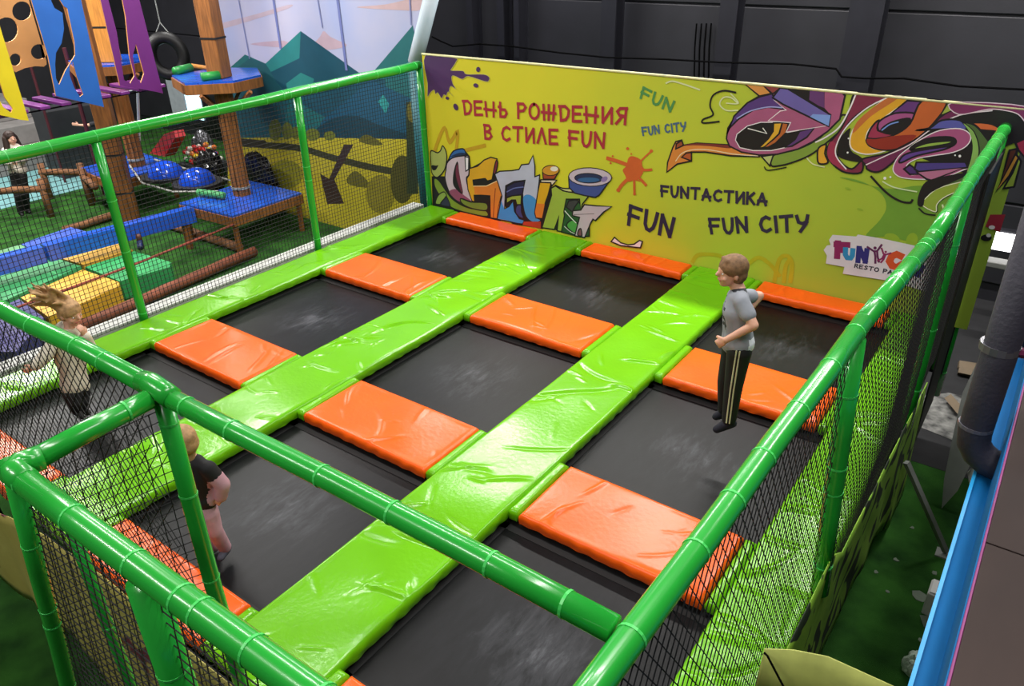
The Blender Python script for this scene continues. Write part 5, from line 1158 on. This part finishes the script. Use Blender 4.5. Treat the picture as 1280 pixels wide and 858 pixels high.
# --- small girl behind the green post
b2 = Vector((2.99, -6.02, P - .13)); r = Rig(b2)
J = dict(head=r.p(227, 551), neck=r.p(237, 572), chest=r.p(248, 592), pelvis=r.p(253, 634), hem=r.p(253, 622),
         shL=r.p(238, 585, -.10), elL=r.p(232, 606, -.14), wrL=r.p(236, 625, -.12), haL=r.p(238, 634, -.1),
         shR=r.p(260, 586, .10), elR=r.p(278, 606, .13), wrR=r.p(276, 622, .12), haR=r.p(271, 629, .10),
         hipL=r.p(249, 642, -.06), knL=r.p(256, 668, -.06), anL=r.p(268, 688, -.08), toL=r.p(262, 697, -.05), hipR=r.p(260, 643, .06), knR=r.p(268, 664, .08), anR=r.p(283, 690, .02), toR=r.p(277, 702, .07))
for q_ in ('anL', 'anR', 'toL', 'toR'): J[q_].z += .03
def pony(bm, hd, F_, U_, S_, R_):
    for k in range(6): chain(bm, [hd - F_ * R_ * .7 + S_ * R_ * (.3 * k / 3 - .4), r.p(237 + k * .6, 562, .03), r.p(236 + k, 576, .05)], [.03, .026, .012])
pk = mat('pink_fabric', '#b98c98', .85, var=.12, vs=14)
pelv, she, elR, wrR, elL = J['chest'].copy(), J['shR'].copy(), J['elR'].copy(), J['wrR'].copy(), J['elL'].copy()
def g2_pick(c): return 1 if ((c - elR).length < .085 or (c - wrR).length < .08 or (c - elL).length < .085) else 0
person('small girl in a black top with pink sleeves and trousers behind the green post', b2, J, -RR * .7 - r.n * .5 - Vector((0, 0, .15)), .78, None, pk, mat('sock_grey', '#4a4a58', .8), mat('hair_fair', '#a8845a', .7), pony, sleeve='long', shirt_mats=[mat('top_black', '#0c0c0f', .8), pk], shirt_pick=g2_pick)
# --- woman on the turf
b3 = Vector((-9.53, -1.89, 0)); r = Rig(b3); fd = Rt * .55 + r.n * .8
J = dict(head=r.p(13, 172.5), neck=r.p(15, 181), chest=r.p(18, 192), pelvis=r.p(23, 218), hem=r.p(22, 212), shL=r.p(27, 187, .06), elL=r.p(30, 199, .16), wrL=r.p(19, 201, .26), haL=r.p(14, 201, .27), shR=r.p(7, 189, -.02), elR=r.p(4, 202, .1), wrR=r.p(13, 204, .24), haR=r.p(18, 204, .26),
         hipL=r.p(27, 220, .05), knL=r.p(31, 243, .06), anL=r.p(34, 262, -.05), toL=r.p(37, 265.5, .05), hipR=r.p(19, 221, -.03), knR=r.p(23, 246, .04), anR=r.p(26, 266, .0), toR=r.p(28, 269, .1))
def longh(bm, hd, F_, U_, S_, R_):
    for sg in (-1, 1): chain(bm, [hd + S_ * sg * R_ * .7 - F_ * R_ * .2, hd + S_ * sg * R_ * .95 - U_ * R_ * 1.6 - F_ * R_ * .1, hd + S_ * sg * R_ * .9 - U_ * R_ * 2.9 + F_ * R_ * .2], [.06, .06, .035])
    chain(bm, [hd - F_ * R_ * .6, hd - F_ * R_ * .9 - U_ * R_ * 2.8], [.09, .07])
person('woman with long dark hair, white sweater and black trousers standing on the turf', b3, J, fd, 1.12, mat('sweater_white', '#cfc4b6', .85, var=.1), mat('trouser_black', '#0d0d10', .75), M_black, mat('hair_dark', '#2a1a14', .6), longh, sleeve='long', ground=True)
# --- visitor reaching out from behind the square post
b4 = Vector((-10.3, .55, .013)); r = Rig(b4)
J = dict(head=r.p(128, 141), neck=r.p(128, 150), chest=r.p(129, 160), pelvis=r.p(130, 182), hem=r.p(130, 178), shL=r.p(136, 155, -.05), elL=r.p(139, 167, -.05), wrL=r.p(140, 177), haL=r.p(140, 181), shR=r.p(121, 154), elR=r.p(109, 157), wrR=r.p(99, 156.5), haR=r.p(93, 155.5),
         hipL=r.p(133, 185), knL=r.p(134, 202), anL=r.p(136, 218), toL=r.p(134, 221, .1), hipR=r.p(127, 185), knR=r.p(129, 203), anR=r.p(131, 219), toR=r.p(129, 222, .1), curlR=.1)
person('person in dark clothes behind the square post with one bare arm stretched out', b4, J, -Rt + r.n * .3, 1.0, mat('dark_tee', '#1a1c22', .8), mat('trouser_black', '#0d0d10', .75), M_black, mat('hair_dark', '#2a1a14', .6), ground=True)
